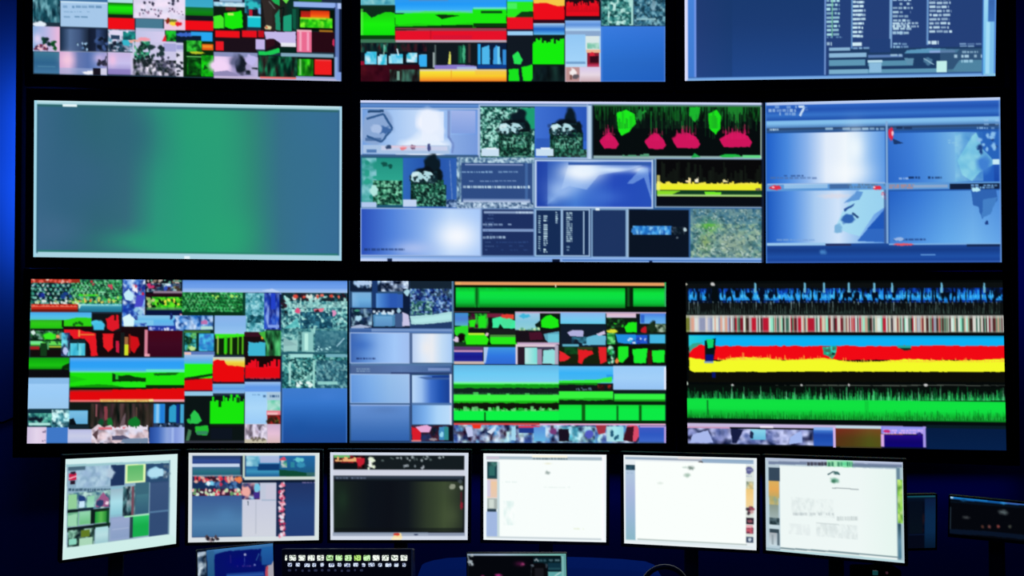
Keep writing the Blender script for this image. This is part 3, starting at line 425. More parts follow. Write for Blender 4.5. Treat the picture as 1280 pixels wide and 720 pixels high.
# ================================================================== row 2, right
def pic_feeds():
    P = Pic([(956.5, 128.5), (1250, 121.7), (1252, 328), (957.3, 329)])
    P.z(940, 115, 3.2735)
    P.r(0, 0, 1200, 800, '2058b0'); P.r(0, 0, 1200, 46, 'b8ccf4'); P.g(55, 44, 1015, 108, ['2c68cc', '2054b8', '3474d0', '1c50b0'])
    P.t(68, 56, 190, 98, '98bce8', 3, 12, .85, .9, 14, .1); P.l([(190, 60), (215, 60), (195, 98)], 9, 'c8e0f8'); P.t(210, 60, 235, 80, '6c98dc', 2, 6)
    P.g(55, 108, 1015, 160, ['5c98dc', '78b8ec', '3c6cb0', '204c88']); P.r(60, 112, 1012, 124, '80c0f0'); P.r(60, 140, 1012, 150, '2c4c78'); P.t(300, 146, 540, 158, 'a8d0ec', 1, 10, .8, .8, 24, 0); P.t(920, 112, 1012, 160, '98c4f0', 3, 8, .7, .8, 12, 0); P.t(70, 150, 120, 160, 'b8d8f0', 1, 8)
    P.g(62, 165, 545, 372, ['1c60d0', '4488e4', '88b4f0', 'e0ecfc', 'ecf4fc', '98c4f4', '5898e8'], 'h'); P.glow(420, 230, 60, 110, 'f4fcff', .8); P.glow(400, 330, 110, 60, 'f8fcff', .7); P.t(75, 348, 265, 356, '5070a8', 1, 8, .95, .8, 16, 0); P.t(130, 340, 210, 352, '203c78', 1, 6, .8, .8, 16, 0)
    P.g(558, 165, 1012, 372, ['2c6cd0', '3c80e0', '58a0ec', '88ccf0', '2868c8', '1c58c0'], 'h'); P.g(558, 165, 1012, 372, ['3878d8', '1c5cc8'], a=.25)
    P.p([(840, 280), (900, 180), (925, 160), (940, 230), (1000, 290), (930, 330), (900, 365), (860, 340)], '80d4e8', .8); P.n(830, 165, 945, 365, ['58b0e0', 'a0e4f0', '78c8ec'], 9, a=.4); P.p([(915, 160), (1010, 160), (1010, 280), (985, 280), (940, 220)], '2464c0', .8); P.e(945, 290, 30, 36, '3c80d8', .4); P.dots(920, 170, 1000, 250, ['183c80', '88c0f0'], 12, 5, 12); P.r(985, 275, 1012, 296, 'c8ecf8'); P.g(990, 300, 1012, 372, ['2054b8', '1448b0']); P.t(780, 195, 850, 225, '98d0e8', 3, 6, .6, .6, 16, .3)
    P.e(568, 172, 11, 26, 'e02848'); P.e(574, 170, 5, 12, 'f8c8d0'); P.p([(575, 190), (620, 210), (580, 215)], '183870'); P.t(590, 142, 660, 154, '182c54', 1, 10, 1, .9, 24, 0); P.t(640, 346, 775, 356, '102858', 1, 9, .95, .9, 16, 0); P.t(600, 350, 640, 366, 'a8c8f0', 1, 8, .8, .8, 14, 0)
    P.r(58, 372, 1015, 400, '5898dc'); P.r(130, 376, 310, 394, '90c0ec'); P.r(318, 376, 400, 396, '406ca8'); P.t(390, 376, 545, 396, '587898', 2, 8, .8, .9, 16, 0); P.e(94, 392, 24, 9, 'e82c44'); P.e(86, 390, 6, 4, 'f8c8d0'); P.e(512, 392, 18, 8, 'f02840'); P.e(500, 390, 5, 4, 'f8d8d8'); P.t(560, 378, 665, 396, 'b88888', 2, 8, .85, .9, 20, 0); P.r(660, 380, 800, 392, '88a8d0'); P.r(808, 374, 1015, 398, '102040'); P.t(895, 378, 1010, 396, '7cb8f0', 2, 8, .7, .9, 12, 0)
    P.g(68, 404, 545, 620, ['1c5cc8', '5090e8', 'a8ccf4', 'd0e4fc', '88bcf0', '5c98e8'], 'h'); 
    P.p([(370, 490), (440, 400), (545, 400), (545, 470), (500, 500), (440, 590), (400, 580), (340, 555)], 'a0dcf4', .85); P.p([(375, 455), (430, 405), (455, 410), (440, 440)], '5c98dc'); P.e(392, 520, 30, 20, '2c64b8'); P.p([(375, 480), (420, 455), (415, 466), (378, 490)], '2450a0'); P.l([(410, 495), (435, 515)], 9, '285088'); P.p([(430, 610), (545, 475), (545, 615)], '2c68c8'); P.p([(470, 560), (545, 480), (545, 560)], '1c58c0'); P.e(352, 560, 16, 18, '78b4e0'); P.dots(535, 410, 548, 490, ['e05870', 'c8dcf8'], 6, 4, 7); P.e(340, 425, 60, 10, 'e0d8e0', .4, .6)
    P.r(540, 400, 552, 620, '3c5c98', .7); P.t(100, 602, 265, 610, '78a4dc', 1, 7, .9, .8, 16, 0)
    P.g(562, 404, 1016, 618, ['2464cc', '3c84e4', '5ca8f0', '78bcf4', '5ca0ec'], 'h'); P.g(562, 404, 1016, 618, ['1c5cc8', '68b0f0'], a=.35); P.p([(895, 400), (1000, 400), (1005, 440), (975, 490), (940, 520), (925, 470), (905, 465)], '2c64b8'); P.p([(945, 440), (1005, 430), (975, 500), (940, 515)], '4080cc'); P.e(915, 400, 18, 8, 'b8ecf8'); P.e(960, 535, 7, 9, '183c88'); P.t(580, 600, 710, 610, '1c3c80', 1, 8, .9, .9, 14, 0); P.e(600, 602, 20, 7, '98b8e8')
    P.r(548, 120, 556, 700, '80acdc'); P.r(62, 372, 545, 377, 'c8e0f8', .7); P.g(58, 620, 1016, 700, ['1c4ca0', '143c8c', '1c50ac', '143c94']); P.r(60, 618, 300, 628, '98c8f0'); P.r(300, 622, 405, 630, '28305c'); P.r(560, 618, 1018, 626, '78b0e8'); P.e(620, 624, 40, 5, 'e85868'); P.r(878, 622, 1018, 632, '142c5c'); P.e(290, 655, 14, 10, '4080c8', .5); P.r(690, 664, 750, 669, '5c98e0'); P.r(60, 690, 1020, 705, '2c58b0'); P.r(150, 100, 152, 101, '000000')
    P.r(50, 44, 60, 700, '4884d8', .8); P.r(1012, 30, 1030, 700, '78a8e8', .6)
    return P
# ================================================================== row 3, left
def pic_mosaic_low_left():
    P = Pic([(39, 348.8), (434.2, 350.8), (434, 553.2), (33.8, 554.3)])
    K = 5.818
    P.z(20, 335, K)
    P.r(60, 60, 2500, 1400, '1c2c40')
    # tiny lamps
    P.n(100, 75, 465, 320, ['0a2c30', '1c6c60', '0c1c20', '082c24', '70c0b0'], 2.6); P.n(400, 85, 770, 260, ['0c3c24', '2c9c50', '40b070', '0c5038', '80d0a0'], 2.6, sharp=2)
    P.r(110, 78, 465, 108, 'a02818'); P.dots(115, 85, 460, 108, ['f06050', 'c03020', 'f0b0a0'], 22, 6, 12); P.grid(115, 112, 410, 235, ['a0e0d0', '60d0b0', 'd0e8e0', 'c0e0f0', '40b898'], 8, 4, 10); P.grid(132, 112, 425, 235, ['08141c', '0c1c50', '081410'], 8, 4, 8); P.dots(115, 240, 450, 262, ['e0f0c0', 'e0e8e0', '90b070'], 22, 6, 12); P.grid(415, 100, 765, 200, ['80e890', '50d070', 'b0f0d0', '60c890'], 12, 4, 7); P.grid(430, 100, 765, 200, ['082c18', '0c3c20'], 12, 4, 7); P.dots(400, 215, 765, 250, ['20d040', 'a0e060', 'f07030', 'e8d060'], 30, 6, 12)
    P.n(455, 190, 600, 205, ['20e020', '80c040'], 3); P.dots(550, 85, 600, 140, ['c83040', '20604c'], 4, 8, 14); P.dots(640, 120, 700, 150, ['e04060'], 3, 8, 12); P.dots(160, 190, 210, 225, ['1c30a0', '101c60'], 5, 9, 14); P.dots(330, 160, 400, 220, ['1c3c90', '104078'], 8, 9, 14)
    P.r(110, 262, 450, 312, 'c82414'); P.sp(112, 284, 448, 4, 20, 'f07058', 9); P.r(110, 300, 450, 320, '701810'); P.g(455, 262, 770, 320, ['48b0c8', '2888a8', '1c7090']); P.sp(465, 275, 765, 3, 16, '88d8d8', 8); P.p([(450, 262), (480, 262), (460, 300)], 'c0e8d0')
    P.n(775, 85, 940, 460, ['2048b8', '3c78d8', '88b8f0', '1c3890', 'c8e0fc'], 5, sharp=2); P.p([(780, 190), (820, 150), (860, 200), (840, 240), (800, 235)], 'c0ecfc'); P.p([(775, 360), (830, 330), (870, 380), (850, 440), (790, 440)], 'd8f8fc'); P.p([(880, 200), (940, 190), (920, 280), (860, 290)], '4848d0'); P.dots(850, 120, 940, 200, ['f0f4fc', '2030a0', 'd02040'], 14, 8, 16); P.dots(840, 300, 930, 350, ['1c40a8', '90c8e8'], 10, 10, 20)
    P.r(940, 80, 1215, 345, '081018'); P.dots(945, 85, 1200, 110, ['c0b0a8', '60a890', '806858'], 22, 6, 12); P.n(945, 110, 1200, 175, ['101c3c', '486c80', 'a8c8d0', '401c30', '203c60'], 3.4, sharp=2); P.dots(950, 120, 1010, 150, ['d83070', 'f080a0'], 4, 9, 14); P.dots(1080, 120, 1120, 160, ['d8f0fc', '3050c0'], 5, 9, 16); P.dots(1150, 130, 1190, 165, ['a09860', '403828'], 5, 8, 14); P.r(1000, 168, 1210, 184, '907c90')
    P.r(950, 184, 1212, 208, '240818'); P.n(990, 210, 1212, 300, ['10c010', '60e820', '0c5014', '20a818'], 3.4, sharp=1.8); P.dots(1000, 230, 1210, 280, ['f0e840', '063010', '041c0c', '60f020'], 26, 7, 15); P.dots(950, 220, 1000, 300, ['88c060', '041008', 'c0c880'], 10, 8, 16); P.r(950, 285, 1212, 306, '50a060', .7); P.r(945, 306, 1215, 345, '081440')
    P.g(885, 345, 1280, 425, ['88c8f0', '58b8f0', '6cb0f0']); P.r(860, 380, 1000, 430, '78c8f0'); P.r(950, 420, 1215, 458, '2038a8'); P.dots(960, 438, 1210, 456, ['d8e0fc', '8090e0'], 22, 5, 10); P.e(1130, 350, 10, 26, '182c70'); P.e(1165, 395, 18, 28, '2050a8'); P.e(1205, 355, 18, 20, 'c83050'); P.dots(1150, 345, 1215, 372, ['f0d8e8', 'd8e8fc'], 6, 9, 15); P.r(1160, 395, 1230, 420, 'c8e8fc'); P.n(860, 400, 950, 460, ['2060d0', '88c0f0', '1c3ca0'], 4)
    P.g(105, 322, 550, 385, ['40a8f0', '50c0f0', '48c8c0']); P.g(105, 378, 340, 455, ['30b020', '28d010', '20c80c', '189010']); P.p([(345, 380), (450, 360), (550, 362), (550, 432), (345, 430)], '28d80c'); P.dots(410, 395, 490, 420, ['0c6010'], 6, 5, 12); P.r(345, 426, 550, 445, '0c5008'); P.r(335, 380, 350, 430, '082008')
    P.r(105, 440, 345, 650, '0c1c10'); P.n(105, 455, 340, 520, ['0c2818', '2c8040', '103c24', '80b0a0'], 3.6, sharp=2); P.e(240, 498, 46, 26, '30f018'); P.e(125, 470, 16, 15, 'd8f0e8'); P.e(305, 498, 14, 12, 'e8a060'); P.r(105, 530, 340, 580, '1c6830'); P.sp(108, 562, 338, 8, 30, '60e050', 9); P.r(105, 532, 190, 552, '70e890'); P.r(105, 570, 170, 592, 'a81c20'); P.r(230, 566, 330, 580, 'a8c030'); P.r(228, 540, 240, 640, '48a060'); P.r(105, 594, 345, 645, '120c0c'); P.r(180, 545, 225, 640, '103c18')
    P.r(345, 425, 960, 645, '18080c'); P.p([(350, 445), (460, 450), (580, 475), (585, 560), (595, 640), (545, 642), (535, 560), (500, 515), (420, 515), (390, 480), (350, 470)], 'f01420'); P.r(455, 450, 465, 500, 'f0a040'); P.r(470, 480, 570, 490, 'f08030'); P.n(330, 470, 392, 640, ['40b0d8', '1c3050', '70d8e8', '2c2c60'], 4, 8); P.e(360, 600, 18, 30, 'b8c8f8'); P.r(392, 520, 505, 550, '102830'); P.n(395, 548, 505, 638, ['50d0e8', '80e8f0', '38b8d8'], 5, 14); P.r(448, 540, 456, 600, '208898')
    P.r(555, 330, 765, 460, '101418'); P.e(600, 410, 44, 36, '48c8f0'); P.r(566, 400, 640, 452, '40c0ec'); P.p([(655, 370), (700, 345), (745, 340), (755, 440), (700, 460), (665, 440)], 'e81424'); P.r(715, 335, 728, 380, '301008'); P.p([(630, 475), (710, 475), (705, 580), (670, 610), (635, 570)], 'f01820'); P.p([(725, 530), (750, 530), (752, 620), (728, 610)], 'd01840'); P.r(790, 500, 815, 560, 'a0683c'); P.r(790, 555, 818, 636, 'd0e020'); P.p([(830, 490), (890, 505), (900, 560), (860, 620), (835, 600)], 'd80c14'); P.r(820, 480, 832, 620, '901c10'); P.r(760, 470, 790, 640, '141c1c')
    P.r(945, 455, 1215, 645, '3c0414'); P.g(960, 460, 1212, 640, ['480418', '400820', '38041c']); P.r(935, 450, 958, 645, 'd88098'); P.r(935, 625, 975, 645, 'e8a0b0'); P.r(1212, 420, 1300, 660, '1c5c50')
    P.z(220, 335, K)
    P.g(48, 92, 1245, 178, ['5890e8', '6ca0f0', '5c90e8']); P.g(48, 146, 1245, 178, ['78a8f0', 'a8c8f4']); P.p([(620, 165), (700, 150), (760, 175), (740, 180)], 'b8d0f8')
    P.n(45, 178, 490, 325, ['0c4820', '1c8c40', '30b858', '0a6028', '68d088'], 2.8, sharp=1.9); P.grid(55, 185, 485, 315, ['48c068', '60c868', '30a850'], 17, 5, 8); P.grid(68, 185, 480, 315, ['064018', '083c1c'], 17, 5, 8); P.dots(240, 190, 460, 220, ['a0e890', 'b0f060'], 6, 6, 12); P.r(45, 318, 500, 345, '063018'); P.r(485, 180, 505, 340, '083c2c')
    P.n(505, 182, 655, 465, ['58b0c0', '1c6c7c', 'a0e0e8', '3c94a4', '80c8d8'], 3, sharp=1.8); P.n(520, 340, 640, 400, ['0c4858', '307c90'], 3, thr=.4); P.n(640, 182, 765, 445, ['1c38b0', '2c5cd8', '88a8f0', '182c90'], 3, 10, sharp=2); P.r(690, 182, 722, 300, '2040d0'); P.r(752, 190, 768, 440, '0c1c50'); P.r(670, 415, 750, 435, '80a0f0')
    P.r(765, 180, 1245, 700, '204c58'); P.n(765, 200, 1245, 460, ['70c0c0', '1c5868', 'b8f0e8', '307c88', '90d8d0', '184454'], 2.8, sharp=2.1); P.n(765, 182, 1245, 240, ['0c1c2c', '301420', '103438'], 4, thr=.35); P.sp(800, 290, 1240, 20, 100, 'b0e8e0', 13, True, .6, .7); P.dots(780, 200, 1200, 225, ['e04838', 'f07060', 'd8e8e0'], 14, 8, 16); P.e(885, 308, 24, 20, 'e85080'); P.p([(1000, 300), (1080, 290), (1060, 325), (1010, 325)], 'f07890'); P.e(1025, 312, 16, 10, '401018'); P.e(1145, 330, 18, 22, 'e090c0'); P.dots(765, 230, 800, 320, ['101c24', '301828'], 10, 8, 14)
    P.p([(840, 400), (880, 360), (900, 430), (790, 440)], '58c8c8', .8); P.n(905, 320, 1140, 450, ['0c3c54', '1c5068', '307c94'], 3, thr=.3)
    P.n(765, 440, 1245, 615, ['307880', '58a0a4', '1c5864', '9cdcd4'], 3.4); P.r(780, 525, 885, 605, '98ccc8'); P.p([(785, 500), (880, 560), (780, 570)], '88b8b8'); P.n(890, 460, 920, 600, ['1c5058', '60a0a0'], 4); P.r(915, 465, 998, 608, '88c8c4'); P.r(935, 475, 960, 600, 'b8f0e4'); P.g(1010, 455, 1245, 608, ['2c6c84', '245870'], a=.7); P.dots(1020, 570, 1140, 605, ['a0dce0'], 12, 4, 8); P.l([(1170, 570), (1225, 510)], 7, 'a8d8e8'); P.r(765, 612, 1245, 640, '205c6c'); P.r(820, 625, 1000, 645, '98d0cc'); P.r(1090, 625, 1235, 642, '78b8c4')
    P.r(60, 345, 280, 465, '2c60b0'); P.n(0, 345, 272, 455, ['2068c0', '88b8f0', '4c90e0', '1c4890', 'c0d8f8'], 4.4, sharp=1.8); P.e(205, 395, 26, 16, 'c070b0'); P.r(182, 425, 265, 446, 'b0e0d8'); P.r(268, 345, 280, 460, '0c2c48'); P.r(60, 450, 278, 612, '0a2c20'); P.n(64, 470, 150, 600, ['0c5850', '38b0c0', '0a3018', '60c060'], 4); P.n(165, 475, 275, 605, ['1c90d0', '48c8f0', '3078d0'], 5, sharp=1.5); P.r(60, 455, 250, 472, '58a040', .6); P.e(120, 585, 24, 16, 'c0e890'); P.r(60, 608, 280, 640, '5878c0'); P.r(60, 612, 110, 635, 'f0c0b8')
    P.g(280, 345, 510, 485, ['88b4f0', '84b8f0', '98c8f4']); P.r(282, 480, 505, 632, '0c2008'); P.p([(284, 480), (500, 478), (500, 498), (290, 515)], '30f010'); P.sp(290, 500, 500, 0, 0, '30f010', 10)
    for x in (300, 352, 392, 446, 480): P.r(x, 500, x + (18 if x in (352, 392) else 10), 628, '58c018')
    P.r(350, 500, 374, 620, '18d808', .7); P.r(298, 495, 308, 620, 'd0b878', .8); P.r(498, 468, 640, 645, '180c10'); P.r(500, 465, 620, 500, '381020'); P.p([(525, 535), (570, 545), (610, 535), (650, 545), (650, 640), (525, 640)], '38b8d8'); P.p([(535, 525), (610, 525), (600, 545)], '101010'); P.e(628, 500, 10, 20, 'f0a020'); P.p([(600, 470), (650, 460), (650, 530)], '40b838')
    P.n(650, 455, 765, 645, ['0c3c1c', '2c9850', '0c1c10', '50c070'], 4, 14, sharp=2); P.r(500, 640, 765, 700, '180408')
    P.z(20, 440, K)
    P.g(95, 42, 390, 125, ['10a010', '0cb808', '14c80c', '0c9008']); P.p([(340, 100), (388, 80), (388, 125), (330, 125)], '082c08'); P.r(90, 125, 392, 188, '0c0c10')
    P.g(90, 188, 388, 415, ['a0d0fc', '98ccfa', '98c8f0']); P.r(90, 190, 388, 232, '7cb4e8', .7)
    P.r(90, 412, 388, 545, '0c3040'); P.n(92, 445, 260, 535, ['40a090', '70c8b8', '185860'], 4, sharp=1.6); P.dots(100, 480, 200, 500, ['0c1828'], 6, 10, 18); P.r(92, 514, 250, 534, 'b0e8e0'); P.n(260, 420, 388, 548, ['a8e8f0', '184858', 'd0f8f8', '3c8898'], 3.6, sharp=2)
    P.r(82, 545, 222, 665, 'd8c8e8'); P.g(82, 550, 215, 662, ['d0c0e0', 'e4d4ec', 'e0c8e4'], 'h'); P.dots(190, 560, 215, 650, ['5c5078'], 6, 3, 6); P.r(222, 548, 378, 662, '3c78cc'); P.r(378, 548, 550, 662, 'c0c4ec'); P.g(378, 560, 545, 660, ['b8bce8', 'c8cce8', 'b8c0e8'])
    P.g(392, 42, 1225, 145, ['68b0f4', '28a0fc', '28a4fc', '58b8f8']); P.r(392, 138, 950, 158, '58e0b0'); P.r(945, 126, 1225, 150, '60e8c8')
    P.r(392, 150, 950, 262, '14e804'); P.p([(700, 155), (760, 175), (820, 165), (860, 180), (950, 190), (950, 215), (700, 215)], '083808'); P.r(725, 160, 745, 200, '20c828'); P.r(705, 218, 950, 262, '18f010'); P.p([(392, 250), (590, 235), (700, 240), (820, 262), (392, 262)], '0c9808'); P.r(392, 258, 950, 276, '062008'); P.r(945, 146, 1225, 248, '14ec04'); P.p([(1000, 155), (1190, 148), (1160, 168), (1010, 172)], '0c6810'); P.r(945, 240, 1225, 268, '062c08'); P.p([(392, 168), (520, 200), (392, 225)], '10b80c', .5)
    P.p([(392, 282), (620, 276), (945, 270), (1225, 262), (1225, 355), (392, 358)], 'ec0408'); P.r(392, 276, 700, 290, 'b02020', .7); P.r(392, 348, 610, 362, 'f07070'); P.r(610, 342, 1000, 364, 'e8a058'); P.sp(620, 364, 980, 2, 14, 'f0d070', 10); P.e(985, 352, 20, 9, 'f0e890'); P.r(1000, 345, 1225, 362, 'f4a0a8')
    P.r(388, 364, 1225, 560, '101814'); P.r(388, 425, 522, 525, '60b8e8'); P.g(388, 432, 520, 520, ['78c0e8', '60b0e0']); P.p([(388, 490), (420, 480), (445, 540), (385, 560)], '081018'); P.r(388, 530, 530, 560, '102430')
    P.n(545, 375, 1000, 545, ['0c1410', '383028', '14201c', '402830', '201c18', '503c3c'], 4, 22, sharp=2); P.r(580, 380, 592, 470, '905058'); P.p([(640, 395), (665, 395), (668, 490), (645, 500)], '8c3c48'); P.p([(780, 470), (800, 440), (790, 540), (750, 545)], '6c5860'); P.r(870, 400, 884, 480, '584038'); P.e(860, 515, 36, 40, '0c7828'); P.e(685, 510, 20, 30, '10702c'); P.e(620, 510, 18, 26, '0c4c2c')
    P.r(1000, 375, 1225, 545, '0c1c34'); P.r(1003, 378, 1085, 525, '40a8f0'); P.r(1020, 378, 1040, 520, '88c8f4'); P.r(1048, 380, 1082, 520, '1c80e0'); P.p([(1115, 400), (1150, 380), (1180, 400), (1180, 510), (1110, 510)], '28a0d0'); P.r(1165, 380, 1190, 520, '0c2c80'); P.r(1195, 380, 1222, 520, '40a8d8'); P.r(1000, 518, 1225, 545, '283c60'); P.dots(1000, 520, 1220, 545, ['081828', '90b0d8'], 14, 5, 10)
    P.p([(550, 560), (600, 525), (640, 545), (690, 530), (720, 560), (800, 530), (830, 560), (960, 550), (970, 662), (550, 662)], 'dcc8d4'); P.n(550, 560, 960, 660, ['d8c0c8', 'e8dce8', '988490', 'ecd0d8', 'd8d8f0'], 6, sharp=1.6); P.r(600, 548, 800, 564, 'e05868', .8); P.p([(700, 610), (780, 605), (860, 640), (700, 640)], '505070'); P.p([(780, 630), (960, 625), (960, 662), (760, 662)], '7088a8'); P.p([(555, 600), (600, 560), (590, 640)], '584048'); P.sp(700, 565, 960, 5, 35, 'e8e0f0', 12)
    P.g(970, 545, 1225, 662, ['2048a0', '3c68c0', '88a4e0', '8098e0', 'a0b8f0'], 'h'); P.r(1130, 548, 1150, 660, 'b0c8f8', .6)
    P.z(220, 440, K)
    P.r(60, 28, 275, 95, '48a8e8'); P.g(60, 18, 275, 92, ['a0c0e8', '68b0f0', '30c8d0']); P.r(62, 86, 265, 190, '1cf808'); P.p([(62, 188), (265, 155), (265, 172), (62, 206)], '08380c'); P.r(62, 190, 265, 206, '501018'); P.p([(62, 206), (265, 190), (268, 278), (62, 284)], 'ec0408'); P.r(62, 284, 268, 320, '90c8e8'); P.r(62, 278, 268, 288, '401430')
    P.r(268, 40, 500, 110, 'f0d840'); P.g(268, 38, 500, 70, ['c0d0d8', 'e8e070']); P.r(360, 80, 500, 104, 'f0c830'); P.p([(268, 70), (300, 55), (350, 62), (370, 95), (500, 110), (492, 222), (268, 216)], 'f40408'); P.r(268, 216, 500, 236, '300818'); P.g(268, 232, 500, 300, ['78b8e8', '60a0e8', '88b8e8']); P.r(268, 262, 500, 270, '4888d0', .6)
    P.r(500, 28, 765, 212, '180808'); P.r(505, 110, 758, 190, 'f00410'); P.sp(505, 115, 758, 0, 68, 'f4081c', 16); P.sp(505, 185, 750, 0, 18, 'c82030', 10, False); P.r(500, 198, 765, 218, '0c1438'); P.g(500, 216, 765, 292, ['a0c8f4', '5c98ec', '68a0f0'])
    P.r(62, 318, 500, 662, '0a1414'); P.r(248, 360, 495, 522, '10ec04'); P.sp(250, 365, 495, 0, 60, '14e80c', 15); P.r(310, 350, 330, 400, '083408'); P.r(440, 330, 464, 368, '0c4c10'); P.p([(105, 460), (135, 420), (165, 450), (188, 500), (160, 522), (108, 520)], '24c848'); P.p([(78, 490), (100, 480), (110, 525), (85, 515)], '20b840'); P.p([(140, 540), (232, 534), (240, 570), (225, 605), (160, 605), (140, 580)], '1cc02c'); P.r(150, 575, 230, 600, '30885c'); P.p([(90, 560), (115, 570), (95, 650), (70, 650)], '407850'); P.r(250, 540, 410, 635, '0c1420'); P.g(250, 522, 500, 550, ['0c3010', '0a0c10']); P.r(62, 645, 500, 662, '303440')
    P.r(500, 290, 762, 662, 'b4d8f4'); P.g(505, 292, 660, 520, ['98ccfa', 'a8d8fc', '98ccfa']); P.r(660, 292, 760, 350, 'a8c8e0'); P.t(555, 308, 620, 318, '5888b8', 1, 8); P.t(632, 312, 750, 332, '305888', 1, 18, .9, .95, 16, 0); P.n(665, 350, 758, 425, ['68d0b0', 'a8e0d0', '48c090'], 8); P.r(660, 425, 760, 462, 'f08090'); P.r(665, 440, 740, 456, 'f8c8c8', .8); P.r(665, 458, 760, 525, '701818'); P.dots(670, 465, 750, 520, ['b02020', '302010', '506020'], 14, 10, 18); P.r(500, 525, 760, 662, 'c8b8cc'); P.n(505, 528, 660, 640, ['d8d0f0', '504858', 'e8e0f4', 'a08ca0'], 4, 6, sharp=2.2, a=.8); P.g(665, 530, 758, 660, ['d0b0d0', 'e8c0d8', 'd8b8b8']); P.r(500, 635, 660, 662, 'c8c0a8'); P.dots(520, 625, 660, 645, ['706858'], 12, 5, 10)
    P.n(768, 20, 1248, 262, ['104c54', '3c9898', '0c3c44', '90d8cc', '287478'], 2.6, sharp=2.3); P.n(820, 60, 1000, 250, ['b0f0e4', '70b8b0', '184c4c'], 2.6, thr=.52); P.r(830, 18, 995, 40, 'a0e0dc'); P.r(1090, 18, 1245, 38, '70b0c0'); P.r(820, 70, 836, 230, 'b8f0e8', .8); P.r(995, 60, 1010, 260, '98d8d0'); P.n(1020, 60, 1245, 262, ['184860', '387890', '88c0c8', '205470'], 2.6, sharp=1.9, a=.7); P.r(1030, 215, 1175, 236, '98dcd4', .9); P.dots(880, 220, 990, 250, ['e8fcf8'], 10, 7, 13)
    P.g(768, 262, 1250, 664, ['3c7cd4', '3478d4', '2464bc', '1c54a8', '1c4c9c']); P.glow(900, 560, 110, 90, '1854a8', .5); P.glow(1100, 320, 120, 50, '4080dc', .5); P.r(768, 262, 782, 660, '4c84d4', .6); P.r(1236, 262, 1250, 660, '4880d0', .6); P.r(762, 20, 769, 662, '1c3458')
    return P

